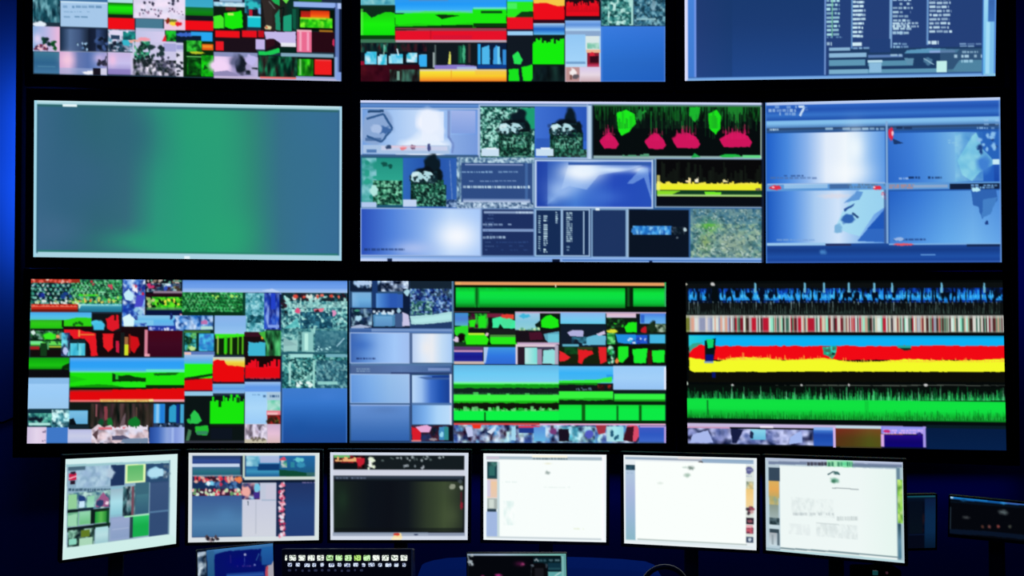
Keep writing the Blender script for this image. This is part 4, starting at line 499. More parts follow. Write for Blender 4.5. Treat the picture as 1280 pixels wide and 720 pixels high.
# ================================================================== row 3, middle
def pic_mixed_low_middle():
    P = Pic([(436, 351), (832.5, 353), (832.5, 554), (437, 553.3)])
    K = 5.818
    P.z(430, 335, K)
    P.r(0, 60, 2500, 1400, '0c1420'); P.r(0, 80, 800, 1400, '2c5078')
    P.r(45, 92, 475, 170, '0c1c38'); P.dots(60, 95, 250, 130, ['a0c8f0', 'c8e0f4', '405c80'], 16, 10, 20); P.e(140, 110, 60, 18, 'b0ccf0'); P.n(270, 95, 470, 170, ['b8d0f4', '203458', 'd0e4fc', '101c34'], 5, sharp=2.2); P.r(205, 95, 245, 400, '183870')
    P.g(58, 178, 200, 288, ['78b0e0', '6cb0e4', '5090cc']); P.g(62, 190, 110, 280, ['90c0ec', '6cb0e4'], 'h', .5); P.g(235, 185, 390, 290, ['5898e0', '3c78d0', '2858b8', '2858b8'], 'h'); P.r(385, 190, 440, 290, '2c5cb8'); P.r(430, 150, 485, 320, '0c1c3c'); P.e(456, 180, 20, 26, 'a8d8e8')
    P.r(45, 290, 480, 440, '0c1c38'); P.n(55, 295, 205, 420, ['102040', '305080', '102c40', '90b8d0', '182848'], 5, sharp=1.9); P.e(105, 365, 26, 20, 'a8d8f0'); P.e(95, 310, 20, 8, '40a080'); P.p([(210, 340), (280, 320), (370, 340), (370, 425), (215, 425)], '4888b8'); P.g(225, 350, 350, 420, ['68a8d8', '5890c8']); P.dots(215, 315, 370, 335, ['d0e8f8'], 12, 7, 12); P.r(372, 330, 425, 430, '3c5888'); P.e(398, 312, 14, 18, '98c8e0'); P.p([(425, 320), (470, 340), (480, 420), (425, 425)], 'c8c4e8'); P.p([(50, 425), (120, 410), (210, 430), (50, 445)], 'a8b8d8')
    P.r(478, 92, 790, 150, '142434'); P.n(480, 150, 785, 330, ['142c78', '2c58a8', '183858', '70a8b8', '90b8e8', '101c50'], 2.7, sharp=2.3); P.n(485, 240, 640, 340, ['307068', '90c8c0', '184850'], 2.7, thr=.4); P.dots(650, 140, 780, 200, ['304860', '203858'], 14, 6, 12)
    P.p([(480, 350), (640, 340), (785, 315), (785, 390), (600, 408), (490, 410)], 'a8dce0'); P.p([(490, 375), (780, 335), (785, 370), (520, 400)], 'b8f0f0', .6); P.p([(480, 420), (640, 405), (785, 390), (785, 445), (480, 445)], '203c6c')
    P.r(45, 438, 790, 472, '5078b8'); P.r(200, 445, 785, 460, '88a8d8', .7); P.r(50, 446, 200, 470, '3c64a8')
    P.g(48, 476, 475, 690, ['3c68b8', '5c90dc', '88b4f0', 'a0c8fc', 'a0c0f4'], 'h'); P.glow(120, 560, 120, 60, '2c60c0', .5); P.t(90, 652, 230, 668, '182c68', 1, 12, .95, .9, 18, 0)
    P.g(496, 476, 785, 690, ['b8d0f4', 'd8e8fc', 'e8ecf4', 'c0dcf8', 'a8ccf8'], 'h'); P.glow(600, 580, 60, 80, 'f0ecec', .7); P.frame(44, 470, 480, 694, 5, 'b0c8f0'); P.r(478, 470, 496, 694, '4c6898'); P.r(784, 92, 800, 694, '5080a8')
    # green trace on top
    P.r(802, 92, 3000, 100, '180c08'); P.r(808, 104, 3000, 128, 'f0a060'); P.r(808, 104, 850, 128, 'f8b060'); P.r(800, 128, 3000, 310, '041404')
    P.g(812, 145, 2400, 290, ['08b020', '04e838', '04e440', '04c834', '087818']); P.sp(812, 168, 1280, 2, 24, '04d038', 8); P.r(950, 140, 985, 290, '08a028'); P.r(958, 145, 974, 290, '066018')
    P.r(800, 290, 3000, 326, '061008'); P.r(800, 318, 1060, 328, 'b0708c')
    P.r(800, 326, 3000, 700, '0c1410'); P.g(805, 328, 905, 420, ['3c90d8', '4880d8', '58b0d0']); P.p([(805, 430), (860, 420), (905, 420), (905, 500), (870, 545), (830, 500), (805, 480)], '24e020'); P.n(905, 330, 1050, 440, ['0c1c10', '28c030', '14681c', '481030'], 4, 6, sharp=2); P.p([(915, 380), (960, 375), (950, 430), (912, 430)], '20f010'); P.p([(975, 350), (1030, 345), (1035, 435), (975, 435)], '18e818'); P.r(1040, 330, 1160, 360, '781c3c'); P.p([(1080, 365), (1160, 350), (1280, 400), (1280, 440), (1080, 436)], '38f0a0'); P.r(1165, 338, 1235, 372, 'f04c30'); P.p([(1120, 438), (1135, 405), (1160, 440)], '061c0c'); P.e(1180, 400, 40, 30, '50e8a8'); P.r(1245, 330, 1280, 400, '80a8e0')
    P.e(850, 505, 30, 34, '100408'); P.e(815, 522, 18, 22, 'e0c8e8'); P.e(832, 560, 16, 12, 'd0a8d0'); P.r(805, 540, 880, 590, '14381c'); P.p([(885, 520), (905, 475), (1020, 475), (1055, 520), (1050, 556), (885, 556)], '24f008'); P.r(905, 472, 1020, 486, 'c0f030'); P.e(1040, 482, 14, 12, 'e0c0c8'); P.r(1060, 500, 1255, 556, '20f010'); P.r(1060, 484, 1255, 502, '48883c'); P.r(1055, 445, 1280, 480, '181c1c'); P.r(880, 556, 1260, 572, '0c4808'); P.p([(1055, 520), (1070, 556), (1040, 556)], '041404')
    P.r(800, 572, 1012, 610, '5c3870'); P.r(800, 598, 1010, 612, 'e0a8d0', .8); P.g(800, 612, 1010, 680, ['1828a0', '181890', '202498']); P.r(800, 678, 1020, 700, 'd0b8b0'); P.g(1020, 575, 1250, 700, ['3c98e8', '2c78e8', '2c68d8']); P.p([(1015, 575), (1050, 575), (1030, 690), (1015, 690)], 'a8c8f0'); P.r(1250, 560, 1262, 700, 'd8c0d8')
    P.z(630, 335, K)
    P.r(1176, 80, 1190, 700, '101010'); P.r(880, 140, 938, 300, '062008'); P.r(895, 145, 912, 290, '0c5818'); P.r(1166, 104, 1180, 300, '30a860'); P.r(370, 122, 380, 140, 'e8e0c0'); P.r(880, 280, 1180, 300, '041404')
    P.r(80, 318, 1178, 330, 'c0a8c8'); P.g(82, 330, 262, 450, ['a0c8e8', '80c8e0', '90d0d8']); P.e(20, 352, 42, 16, 'f03830'); P.e(20, 400, 50, 30, '40e898'); P.e(150, 350, 40, 16, '38b8e0'); P.p([(225, 410), (265, 380), (268, 445), (235, 440)], '081c14'); P.dots(120, 440, 270, 456, ['c0f0b0', '60a888'], 14, 8, 14)
    P.r(265, 335, 405, 445, '0c1c10'); P.p([(270, 380), (300, 350), (335, 340), (395, 375), (398, 430), (330, 442), (270, 432)], '14f00c'); P.g(410, 326, 738, 410, ['88b8f0', '78c8f4', '60d0f0']); P.r(410, 405, 745, 425, '0c1c28')
    P.g(745, 332, 960, 360, ['e0b8c8', 'd8c8e8']); P.r(745, 360, 980, 475, '0c1c10'); P.p([(790, 400), (870, 400), (870, 430), (780, 430)], '20b820'); P.n(750, 360, 900, 440, ['0c2c14', '2c8838', '0c1810'], 5, thr=.4); P.e(785, 460, 42, 14, 'd8e028'); P.p([(875, 430), (905, 395), (975, 395), (978, 468), (890, 468)], '14f010'); P.r(965, 345, 1000, 475, '0c1420')
    P.g(990, 330, 1176, 410, ['4880e8', '58a8f0', '68b0f0']); P.r(995, 340, 1020, 400, '1c50c8', .7); P.r(985, 405, 1176, 475, '141810'); P.dots(1050, 395, 1100, 470, ['0c1810', '183018'], 8, 12, 20); P.e(1018, 452, 22, 22, 'c81420'); P.n(1100, 405, 1176, 465, ['2c5030', '102010', '98b098'], 5)
    P.r(85, 455, 405, 545, '181018'); P.p([(180, 470), (270, 465), (285, 520), (190, 525)], '481028'); P.p([(285, 480), (400, 460), (400, 545), (330, 545), (300, 520)], '58a8c0'); P.r(320, 480, 400, 540, '68c8dc'); P.r(95, 540, 400, 556, 'c8a8c8')
    P.r(410, 425, 745, 575, '101c2c'); P.p([(460, 470), (500, 450), (580, 455), (575, 500), (480, 495)], 'b0b0e0'); P.p([(560, 520), (660, 485), (740, 490), (740, 560), (570, 560)], '60b8d8'); P.n(490, 500, 600, 550, ['1c5068', '3888a0', '102c40'], 5, thr=.3); P.p([(670, 480), (730, 455), (738, 480), (690, 495)], 'd0c0e0'); P.r(425, 555, 545, 572, '58b0c8')
    P.r(745, 475, 1176, 560, '0c2820'); P.n(750, 475, 810, 560, ['18a838', '0c5824', '70e880'], 4); P.p([(810, 480), (960, 485), (965, 555), (830, 545)], '1c90e8'); P.r(960, 485, 1055, 550, '1c58d8'); P.r(1058, 485, 1172, 548, '40b8e8'); P.dots(900, 510, 1050, 550, ['d0e8fc', '30c0e0', '1c3cb0'], 16, 7, 12); P.r(1040, 490, 1060, 560, '0c3060')
    P.r(745, 555, 1176, 700, '0c1008'); P.dots(750, 565, 800, 690, ['50d8a0', '20a850', '0c4028', 'c0e8d0'], 16, 9, 16); P.p([(830, 572), (905, 568), (905, 640), (860, 690), (830, 680)], '14f020'); P.e(820, 675, 14, 18, 'f08040'); P.p([(935, 590), (1045, 585), (1030, 692), (945, 692)], '10f428'); P.p([(1072, 600), (1168, 596), (1168, 688), (1085, 688)], '10f428'); P.r(1045, 600, 1075, 700, '40100c')
    P.r(85, 556, 405, 700, '281828'); P.r(95, 555, 380, 572, 'e0c8d8'); P.r(85, 556, 98, 700, 'e0d0e0'); P.r(150, 580, 240, 700, '98e8e0'); P.g(155, 585, 240, 690, ['c0e8e8', '70e0d8'], 'h'); P.r(240, 580, 275, 700, 'a088a8'); P.p([(285, 600), (350, 590), (378, 600), (378, 700), (280, 695)], '90e0e0'); P.r(370, 560, 395, 700, 'b0a8c0'); P.r(240, 572, 370, 592, '403c58')
    P.r(402, 575, 750, 700, '14200c'); P.n(440, 575, 540, 625, ['0c4c1c', '0a3014'], 6); P.p([(402, 600), (440, 620), (485, 650), (440, 680), (402, 680)], 'f02028'); P.p([(538, 580), (560, 595), (640, 600), (650, 625), (580, 660), (565, 700), (540, 690)], 'ec1820'); P.p([(685, 575), (745, 575), (745, 680), (700, 700), (690, 640)], 'ec1c24'); P.r(540, 575, 645, 596, '304018'); 
    P.z(630, 440, K)
    P.r(-370, 100, 800, 225, '60c0f4'); P.g(-370, 96, 400, 220, ['60b8e8', '68ccf8', '78d0f8']); P.g(400, 104, 795, 200, ['60c0f8', '34b4fc', '40b8f8']); P.r(745, 165, 795, 200, '1c90f0', .7)
    P.p([(-370, 225), (400, 222), (400, 245), (-370, 245)], '38f848'); P.p([(400, 208), (680, 200), (785, 178), (785, 220), (400, 235)], '30f040'); P.r(-370, 216, 400, 228, '80f0b8')
    P.r(-370, 245, 400, 312, '10241c'); P.wave(-370, 400, 236, 262, '0ca010', 8, 18, 'b'); P.sp(-370, 308, 395, 3, 14, '204830', 8); P.r(400, 232, 790, 290, '101418'); P.dots(520, 262, 650, 278, ['507080'], 12, 4, 8); P.n(680, 240, 780, 280, ['301010', 'a02018', '101818'], 4); P.sp(400, 248, 780, 0, 0, '0c4010', 9); P.wave(400, 680, 225, 238, '0c8c0c', 7, 18, 'b')
    P.r(-370, 310, 400, 358, '30f838'); P.r(400, 285, 795, 344, '30f838'); P.r(-370, 356, 400, 372, '0c9c10'); P.sp(-370, 314, 395, 0, 26, '50e860', 26, True, .4, 1, 4); P.r(400, 340, 800, 395, '0a240c'); P.wave(400, 795, 336, 350, '14b818', 8, 18, 'b'); P.r(-370, 366, 400, 425, '101408'); P.wave(-370, 400, 355, 370, '14c014', 8, 20, 'b'); P.sp(-370, 432, 398, 4, 30, '18b028', 10); P.sp(-370, 428, 398, 0, 40, '70e080', 18, True, .3, 1, 3)
    P.r(795, 100, 1180, 280, 'a0d0fc'); P.g(800, 112, 1165, 270, ['98ccfc', 'a0d0fc', '94c4f8']); P.r(1165, 110, 1178, 280, 'e0e8fc'); P.r(795, 276, 1180, 305, '0c1c1c'); P.r(800, 304, 1172, 354, '2cf83c'); P.wave(800, 1172, 345, 362, '14a818', 7, 18, 'b'); P.r(800, 358, 1172, 392, '06200a')
    P.r(-370, 428, 400, 500, '04f840'); P.r(400, 385, 1172, 498, '04f040'); P.g(400, 385, 1172, 420, ['18d028', '04f040'], a=.6); P.r(565, 385, 590, 500, '0a6010'); P.r(818, 390, 832, 500, '086c18'); P.r(980, 388, 1000, 500, '08600c'); P.r(0,0,0,0,'000000')
    P.z(430, 440, K); P.r(1018, 436, 1032, 502, '0a5810'); P.z(630, 440, K)
    P.r(-370, 498, 1175, 526, '042808'); P.r(-370, 516, 260, 534, 'e04848'); P.r(260, 520, 1175, 534, 'f0b0d8')
    P.r(-370, 530, 1180, 665, '304c80'); P.n(-370, 532, 980, 660, ['1c2850', '58a0d8', '8898c0', 'c8d8f0', '301c38', '4060b0', 'b0e0e8'], 5.5, 7, sharp=2); P.n(400, 540, 660, 655, ['102c40', '50c8e0', '204060', 'b0e8f0'], 6, sharp=1.8, a=.8); P.r(105, 536, 260, 552, 'e83858'); P.r(110, 552, 215, 590, '1c3890'); P.g(215, 545, 300, 650, ['5890e0', '60b8e8']); P.e(355, 575, 30, 28, '783878'); P.p([(395, 560), (470, 560), (475, 650), (400, 650)], '181020'); P.p([(665, 532), (745, 532), (735, 590), (690, 600)], 'a83040'); P.g(745, 540, 870, 650, ['b0d8e0', 'a0e8f0', '90d8e8'], 'h'); P.dots(780, 580, 830, 630, ['1c5878'], 6, 8, 14); P.p([(890, 535), (970, 535), (985, 600), (960, 650), (880, 640)], 'e04868'); P.p([(895, 545), (945, 540), (935, 655), (865, 640)], '401020'); P.e(620, 600, 30, 30, '5058c8'); P.g(980, 545, 1172, 655, ['3c58c8', '2c58c8', '3c68d0']); P.r(985, 538, 1175, 548, 'd8a8e8'); P.r(1165, 540, 1178, 660, 'b098e0')
    P.z(430, 440, K)
    P.r(45, 86, 790, 160, '405c90'); P.r(50, 84, 785, 98, '5078a8'); P.g(50, 98, 780, 150, ['486498', '5878b0', '3c6098'], 'h'); P.t(90, 118, 190, 150, '88a8c8', 2, 11, .8, .8, 14, 0); P.r(610, 116, 770, 136, '88a0d8', .7); P.r(340, 148, 780, 160, '283c70')
    P.g(50, 165, 475, 368, ['4c88dc', '70a8ec', '90bcec', 'a0c4f0'], 'h'); P.g(50, 165, 475, 368, ['a0c8f4', '78a8e8'], a=.3); P.frame(44, 160, 478, 372, 5, 'b0ccf4')
    P.g(496, 170, 770, 372, ['b8d8fc', '98c0f4', '3c70d0', '1c50b4', '184098'], 'h'); P.p([(530, 182), (640, 180), (770, 175), (770, 200), (600, 200)], '3c60a0', .8); P.r(640, 176, 768, 186, '14388c')
    P.g(50, 388, 475, 650, ['6090d8', '5484cc', '3c70bc', '2c60b0']); P.glow(300, 420, 160, 40, '5078b8', .5); P.r(46, 384, 478, 392, '90b0e8'); P.r(44, 645, 478, 655, '1c3c70')
    P.g(496, 388, 770, 525, ['5890d8', '78b0f0', 'a8d4fc', 'b8dcfc'], 'h'); P.r(768, 160, 782, 530, 'd0dcf8'); P.r(478, 160, 494, 660, '304c80'); P.r(494, 370, 780, 386, '5078b0'); P.r(45, 372, 480, 384, '3c6090')
    P.r(785, 84, 797, 660, '284060')
    P.n(490, 532, 795, 650, ['301020', '101828', '502030', '203060'], 6); P.p([(490, 545), (560, 560), (560, 640), (500, 645)], 'e01828'); P.p([(520, 545), (600, 530), (640, 545), (620, 585), (560, 585)], 'e8a8d8'); P.p([(690, 545), (750, 540), (750, 640), (690, 640)], '3888c0'); P.e(710, 600, 16, 20, '90d8f0'); P.r(730, 545, 760, 640, '2c8c90'); P.r(760, 535, 792, 650, '0c0c18'); P.e(650, 635, 30, 10, '988890'); P.r(490, 640, 560, 650, 'e08080')
    P.p([(930, 530), (1000, 530), (990, 556), (940, 556)], 'f83018'); P.p([(880, 545), (930, 545), (940, 610), (900, 620)], 'c0c8f0'); P.p([(1040, 580), (1090, 545), (1105, 560), (1070, 600)], 'd0e0f4'); P.p([(1220, 540), (1250, 540), (1250, 645), (1215, 640)], 'a0d8f0')
    return P

# ================================================================== row 3, right
def pic_traces():
    P = Pic([(857, 351.5), (1253, 350), (1257.8, 563), (859.5, 556)])
    P.z(840, 340, 5.818)
    P.r(0, 0, 3000, 1500, '040808')
    P.r(100, 80, 2480, 310, '0c1010'); P.hair(110, 305, 2400, 20, 100, '385048', 15, 8, pw=1.2)
    P.r(115, 134, 2420, 206, '04246c'); P.n(118, 118, 2415, 222, ['040c20', '0830a0', '0a48d0', '041440'], 4, 9, a=.85)
    P.hair(120, 205, 2415, 40, 88, '20a0fc', 13, 17, pw=.8); P.hair(124, 165, 2415, 14, 62, '1c98f8', 14, 15, False, pw=1); P.hair(130, 190, 2400, 10, 60, '38c0fc', 17, 13, pw=1); P.hair(130, 168, 2400, 6, 34, '60ccf4', 34, 14, False, pw=1)
    P.n(116, 112, 2415, 226, ['040c14', '04102c'], 2.4, 9, thr=.66)
    for q_ in (1540, 1810, 1890, 2060, 2240): P.r(q_, 110, q_ + 12, 230, '041028')
    P.e(295, 90, 15, 13, 'c8c8c8')
    P.e(103, 88, 10, 9, 'b8b8a8'); P.r(288, 100, 334, 230, '040c10'); P.r(185, 140, 205, 230, '04102c'); P.r(636, 110, 665, 230, '040c20')
    for x in (605, 965, 1105, 1285, 1600, 2330 - 60, 1960, 1330 + 140): P.p([(x - 9, 150), (x - 6, 78), (x + 6, 78), (x + 10, 150)], '68b8d8')
    P.hair(120, 215, 2400, 4, 95, '70888c', 30, 9, False, pw=2); P.bars(105, 318, 2432, 438, ['d8d8d0', 'b8a8a8', '90e8c8', '386858', 'c01c34', '801828', 'd0c8a8', '708870', 'c8a088', '482824', 'd8e8e0', '98a0b0', '302824'], 9)
    P.bars(105, 318, 420, 438, ['b0b8d0', 'e0a088', 'd8d0d0', 'c8a898', '9098b8', 'd8e0d8'], 13); P.r(100, 318, 130, 438, '70782c'); P.r(580, 330, 612, 438, 'c81830'); P.r(660, 330, 700, 438, 'c01430'); P.r(915, 322, 940, 438, 'c81430'); P.r(985, 335, 1035, 438, 'b81830'); P.g(100, 312, 2435, 336, ['d8e0d8', 'b8b8b0'], a=.6)
    P.r(105, 425, 2432, 440, 'a8b8a8', .35); P.r(100, 440, 2440, 460, '060606')
    P.r(122, 462, 2445, 545, '04b4fc'); P.g(122, 462, 2445, 480, ['0870a0', '04b4fc'], a=.5); P.g(122, 462, 310, 545, ['20d0e0', '04c0f0'], 'h')
    P.wave(125, 2445, 538, 640, 'fc0410', 8, 30, 't'); P.p([(125, 570), (170, 530), (215, 525), (245, 545), (245, 640), (125, 640)], 'fc0410'); P.p([(125, 545), (150, 520), (230, 510), (150, 560), (125, 590)], '30a890')
    P.p([(125, 622), (220, 635), (330, 650), (430, 628), (520, 620), (700, 625), (800, 645), (950, 635), (1100, 625), (1200, 640), (1340, 655), (1500, 650), (1700, 632), (1900, 640), (2100, 645), (2445, 630), (2448, 740), (2000, 735), (1500, 740), (800, 732), (170, 735), (125, 715)], 'f4fc1c'); P.hair(330, 640, 1180, 6, 46, 'fcc830', 15, 14, pw=2); P.hair(1240, 655, 2430, 6, 34, 'fcc830', 16, 14, pw=2); P.hair(505, 640, 540, 50, 66, 'fcc840', 16, 16)
    P.p([(238, 500), (318, 480), (315, 560), (300, 650), (240, 660)], '041414'); P.p([(250, 490), (305, 490), (300, 550), (260, 555)], '08d868'); P.r(245, 600, 300, 655, '04147c'); P.r(235, 650, 300, 664, '88a8c0'); P.p([(1095, 545), (1200, 540), (1190, 600), (1165, 635), (1140, 615), (1100, 600)], '18a880'); P.dots(1120, 550, 1190, 610, ['0c1418', '30d8c0', '40705c'], 12, 8, 16)
    P.p([(1640, 548), (1740, 545), (1735, 568), (1690, 572)], '0c2c1c'); P.r(1640, 535, 1740, 552, '20a898')
    P.z(840, 450, 5.818)
    P.p([(120, 88), (1000, 84), (2400, 86), (2450, 84), (2450, 160), (120, 160)], '0c0c06'); P.r(290, 88, 316, 130, '04146c')
    P.wave(105, 2445, 182, 188, '505850', 5, 120, 'tb'); P.r(100, 190, 2445, 300, '060e0a'); P.e(105, 168, 11, 14, 'c0d0c0')
    for x, rr in ((440, 10), (942, 8), (1285, 8), (1845, 16)): P.e(x, 182, rr, 9, 'c8c8c8')
    P.r(106, 240, 2440, 300, '06240f', .6); P.hair(108, 296, 2440, 20, 105, '0c9040', 9, 8, pw=1.6); P.hair(108, 296, 2440, 10, 80, '28d060', 15, 12, pw=1.4); P.hair(430, 296, 2440, 60, 112, '60d090', 75, 10); P.g(106, 290, 2445, 440, ['08e43c', '08e83c', '08e43c', '08b82c', '087c1c']); P.hair(106, 440, 2445, 10, 80, '065c16', 12, 7, pw=1, a=.9); P.hair(106, 440, 2445, 10, 60, '28e858', 17, 7, pw=1, a=.7); P.r(252, 290, 266, 400, '0a8024'); P.r(1400, 300, 1430, 420, '08c030', .5)
    P.r(100, 438, 2460, 470, '040c0c')
    P.g(108, 470, 420, 500, ['d8a8c8', 'c890b8']); P.r(108, 470, 1680, 494, 'c8b8e0'); P.r(640, 480, 735, 494, 'f4e8fc'); P.n(115, 500, 1030, 612, ['182450', 'a8b0e0', '5868a8', 'c0c8f4', '282c50', '8c94d0'], 9, 8, sharp=1.6); P.p([(130, 600), (150, 540), (260, 510), (300, 600)], 'a8b8f0'); P.p([(425, 500), (520, 505), (470, 605), (440, 605)], '141c44'); P.g(570, 505, 680, 580, ['88d8f0', '60b8e0']); P.p([(860, 560), (940, 515), (950, 600), (850, 610)], 'a0b8f4'); P.e(580, 545, 14, 30, '182850'); P.g(1030, 505, 1180, 625, ['4888e0', '1c48b0', '1c50b8', '2858c0']); P.r(1030, 490, 1180, 510, '88b0f0')
    P.r(1172, 490, 1190, 640, 'd8b8f0'); P.g(1190, 500, 1680, 630, ['682814', '5c3c14', '586018', '685814', 'a04c18'], 'h', 1); P.g(1190, 500, 1680, 640, ['a02828', '4c3c14', '3c4410'], a=.4); P.r(1190, 480, 1680, 500, 'c0d8e8')
    P.z(1050, 450, 5.565)
    P.r(285, 462, 590, 516, '8888f0'); P.r(300, 468, 580, 500, '98a0f8', .7); P.t(300, 484, 580, 520, 'f0b8f8', 2, 14, .9, .8, 20, 0); P.e(325, 495, 26, 10, 'c82878'); P.e(552, 514, 20, 8, '30208c'); P.g(305, 520, 580, 630, ['24088c', '100470', '0c0480']); P.r(285, 515, 306, 612, 'd8a8e8'); P.r(578, 462, 598, 612, 'a898f0'); P.r(598, 455, 1165, 480, '081c24'); P.r(598, 478, 1165, 640, '041c48'); P.g(620, 485, 1160, 630, ['041c44', '04204c']); P.r(286, 606, 600, 640, '081030'); P.r(0, 604, 290, 640, '403820')
    return P

# ================================================================== monitors on the desk
def pic_desk_tiles():
    P = Pic([(81.8, 573.8), (221.8, 567.3), (219.8, 679.5), (77.8, 700)])
    P.z(0, 560, 4.5)
    P.r(300, 0, 1100, 720, 'd4f0f0'); P.g(340, 560, 1100, 720, ['c0e4e0', 'd8f4f0'], a=.5); P.p([(376, 94), (956, 70), (950, 482), (374, 562)], '8cacc0', .9999)
    P.g(345, 0, 1100, 92, ['e8fcfc', 'b8e0e0'], a=0)
    P.r(385, 108, 950, 240, '8cb0c8'); P.n(430, 100, 620, 220, ['88acc8', 'a0c4dc', '98b8d8', 'b0d0e4'], 6); P.r(385, 100, 480, 125, '28485c', .7); P.t(385, 228, 620, 245, '183850', 1, 14, .9, .8, 14, 0); P.r(388, 142, 430, 180, 'd01c48'); P.l([(388, 172), (430, 158)], 7, 'f8b8c8'); P.r(395, 182, 422, 205, '281428'); P.e(410, 140, 16, 8, '302038')
    P.r(622, 90, 700, 210, '1c3460'); P.e(622, 140, 22, 26, 'b0c8dc', .3); P.r(705, 90, 818, 195, 'e0f8b0'); P.g(716, 98, 806, 186, ['58b868', '78c878']); P.r(818, 84, 950, 190, '284c74'); P.e(878, 138, 46, 32, 'a0d8f0'); P.r(840, 118, 915, 160, 'b0e0f4'); P.dots(925, 85, 950, 165, ['506880', '90a8b8'], 8, 6, 12)
    P.n(380, 245, 620, 345, ['487c94', '88b8b0', '284c6c', 'b0d8d0'], 6, sharp=1.8); P.r(382, 262, 432, 345, '90d098'); P.e(460, 290, 24, 22, '1c3c7c'); P.r(445, 300, 475, 335, 'c8e8fc'); P.g(490, 270, 530, 335, ['88d0a8', 'a0e0c8']); P.p([(540, 300), (580, 250), (612, 285), (612, 330), (540, 335)], '9c5888'); P.e(560, 310, 20, 18, '283c6c'); P.e(602, 310, 10, 10, 'f0d8e8'); P.r(380, 345, 440, 362, '0c1c20'); P.r(440, 336, 525, 352, '14283c'); P.r(525, 340, 615, 358, '102c20')
    P.r(380, 362, 440, 440, '68b088'); P.p([(382, 440), (382, 380), (432, 370), (432, 440)], '98d8b0'); P.r(445, 355, 510, 430, '80cc98'); P.g(450, 360, 505, 425, ['90d8b0', '68c080']); P.r(510, 345, 535, 425, '0c1c1c'); P.g(535, 355, 600, 420, ['189838', '58c050', '208830'], 'h'); P.r(598, 350, 615, 425, '0c5028'); P.r(378, 435, 615, 460, '0c1c20')
    P.n(380, 455, 530, 550, ['182c30', '70a890', '284840', 'b8e8d8'], 5, sharp=1.8); P.r(386, 512, 430, 545, '88d8c0'); P.r(455, 460, 505, 500, '607c20'); P.r(445, 505, 520, 545, 'a8d8b8'); P.g(535, 442, 608, 535, ['a8dce0', 'b8e0e4', '98c8d0']); P.r(525, 425, 622, 442, '0c2820')
    P.r(620, 215, 720, 385, '88bcd0'); P.g(622, 230, 690, 375, ['98b8c8', 'a8e0ec', '88c8d8']); P.n(690, 215, 765, 385, ['284c58', '4c8088', '182c38', 'a0b0b8'], 4, 8); P.r(740, 215, 752, 380, '784858'); P.r(760, 195, 838, 370, '38687c'); P.g(765, 260, 832, 370, ['407888', '305c78']); P.r(840, 190, 950, 490, '304c78'); P.r(842, 262, 950, 268, '48688c'); P.r(842, 350, 950, 362, '5078a0'); P.g(845, 195, 948, 350, ['385480', '34507c'])
    P.r(620, 385, 730, 515, '90a4cc'); P.g(625, 395, 728, 505, ['98a8d0', '88a0c8']); P.r(630, 450, 725, 456, 'a8b8d8', .7); P.r(728, 385, 748, 505, '28404c'); P.g(748, 375, 836, 495, ['28c868', '10b048', '10b04c']); P.r(700, 375, 840, 385, 'a0e8b8')
    P.p([(368, 562), (950, 484), (985, 500), (985, 540), (352, 620)], 'cceee8', .85); P.p([(950, 70), (958, 66), (952, 486), (944, 486)], '6c94a8', .9)
    P.p([(372, 92), (950, 70), (952, 84), (372, 106)], '98c8d0'); 
    return P

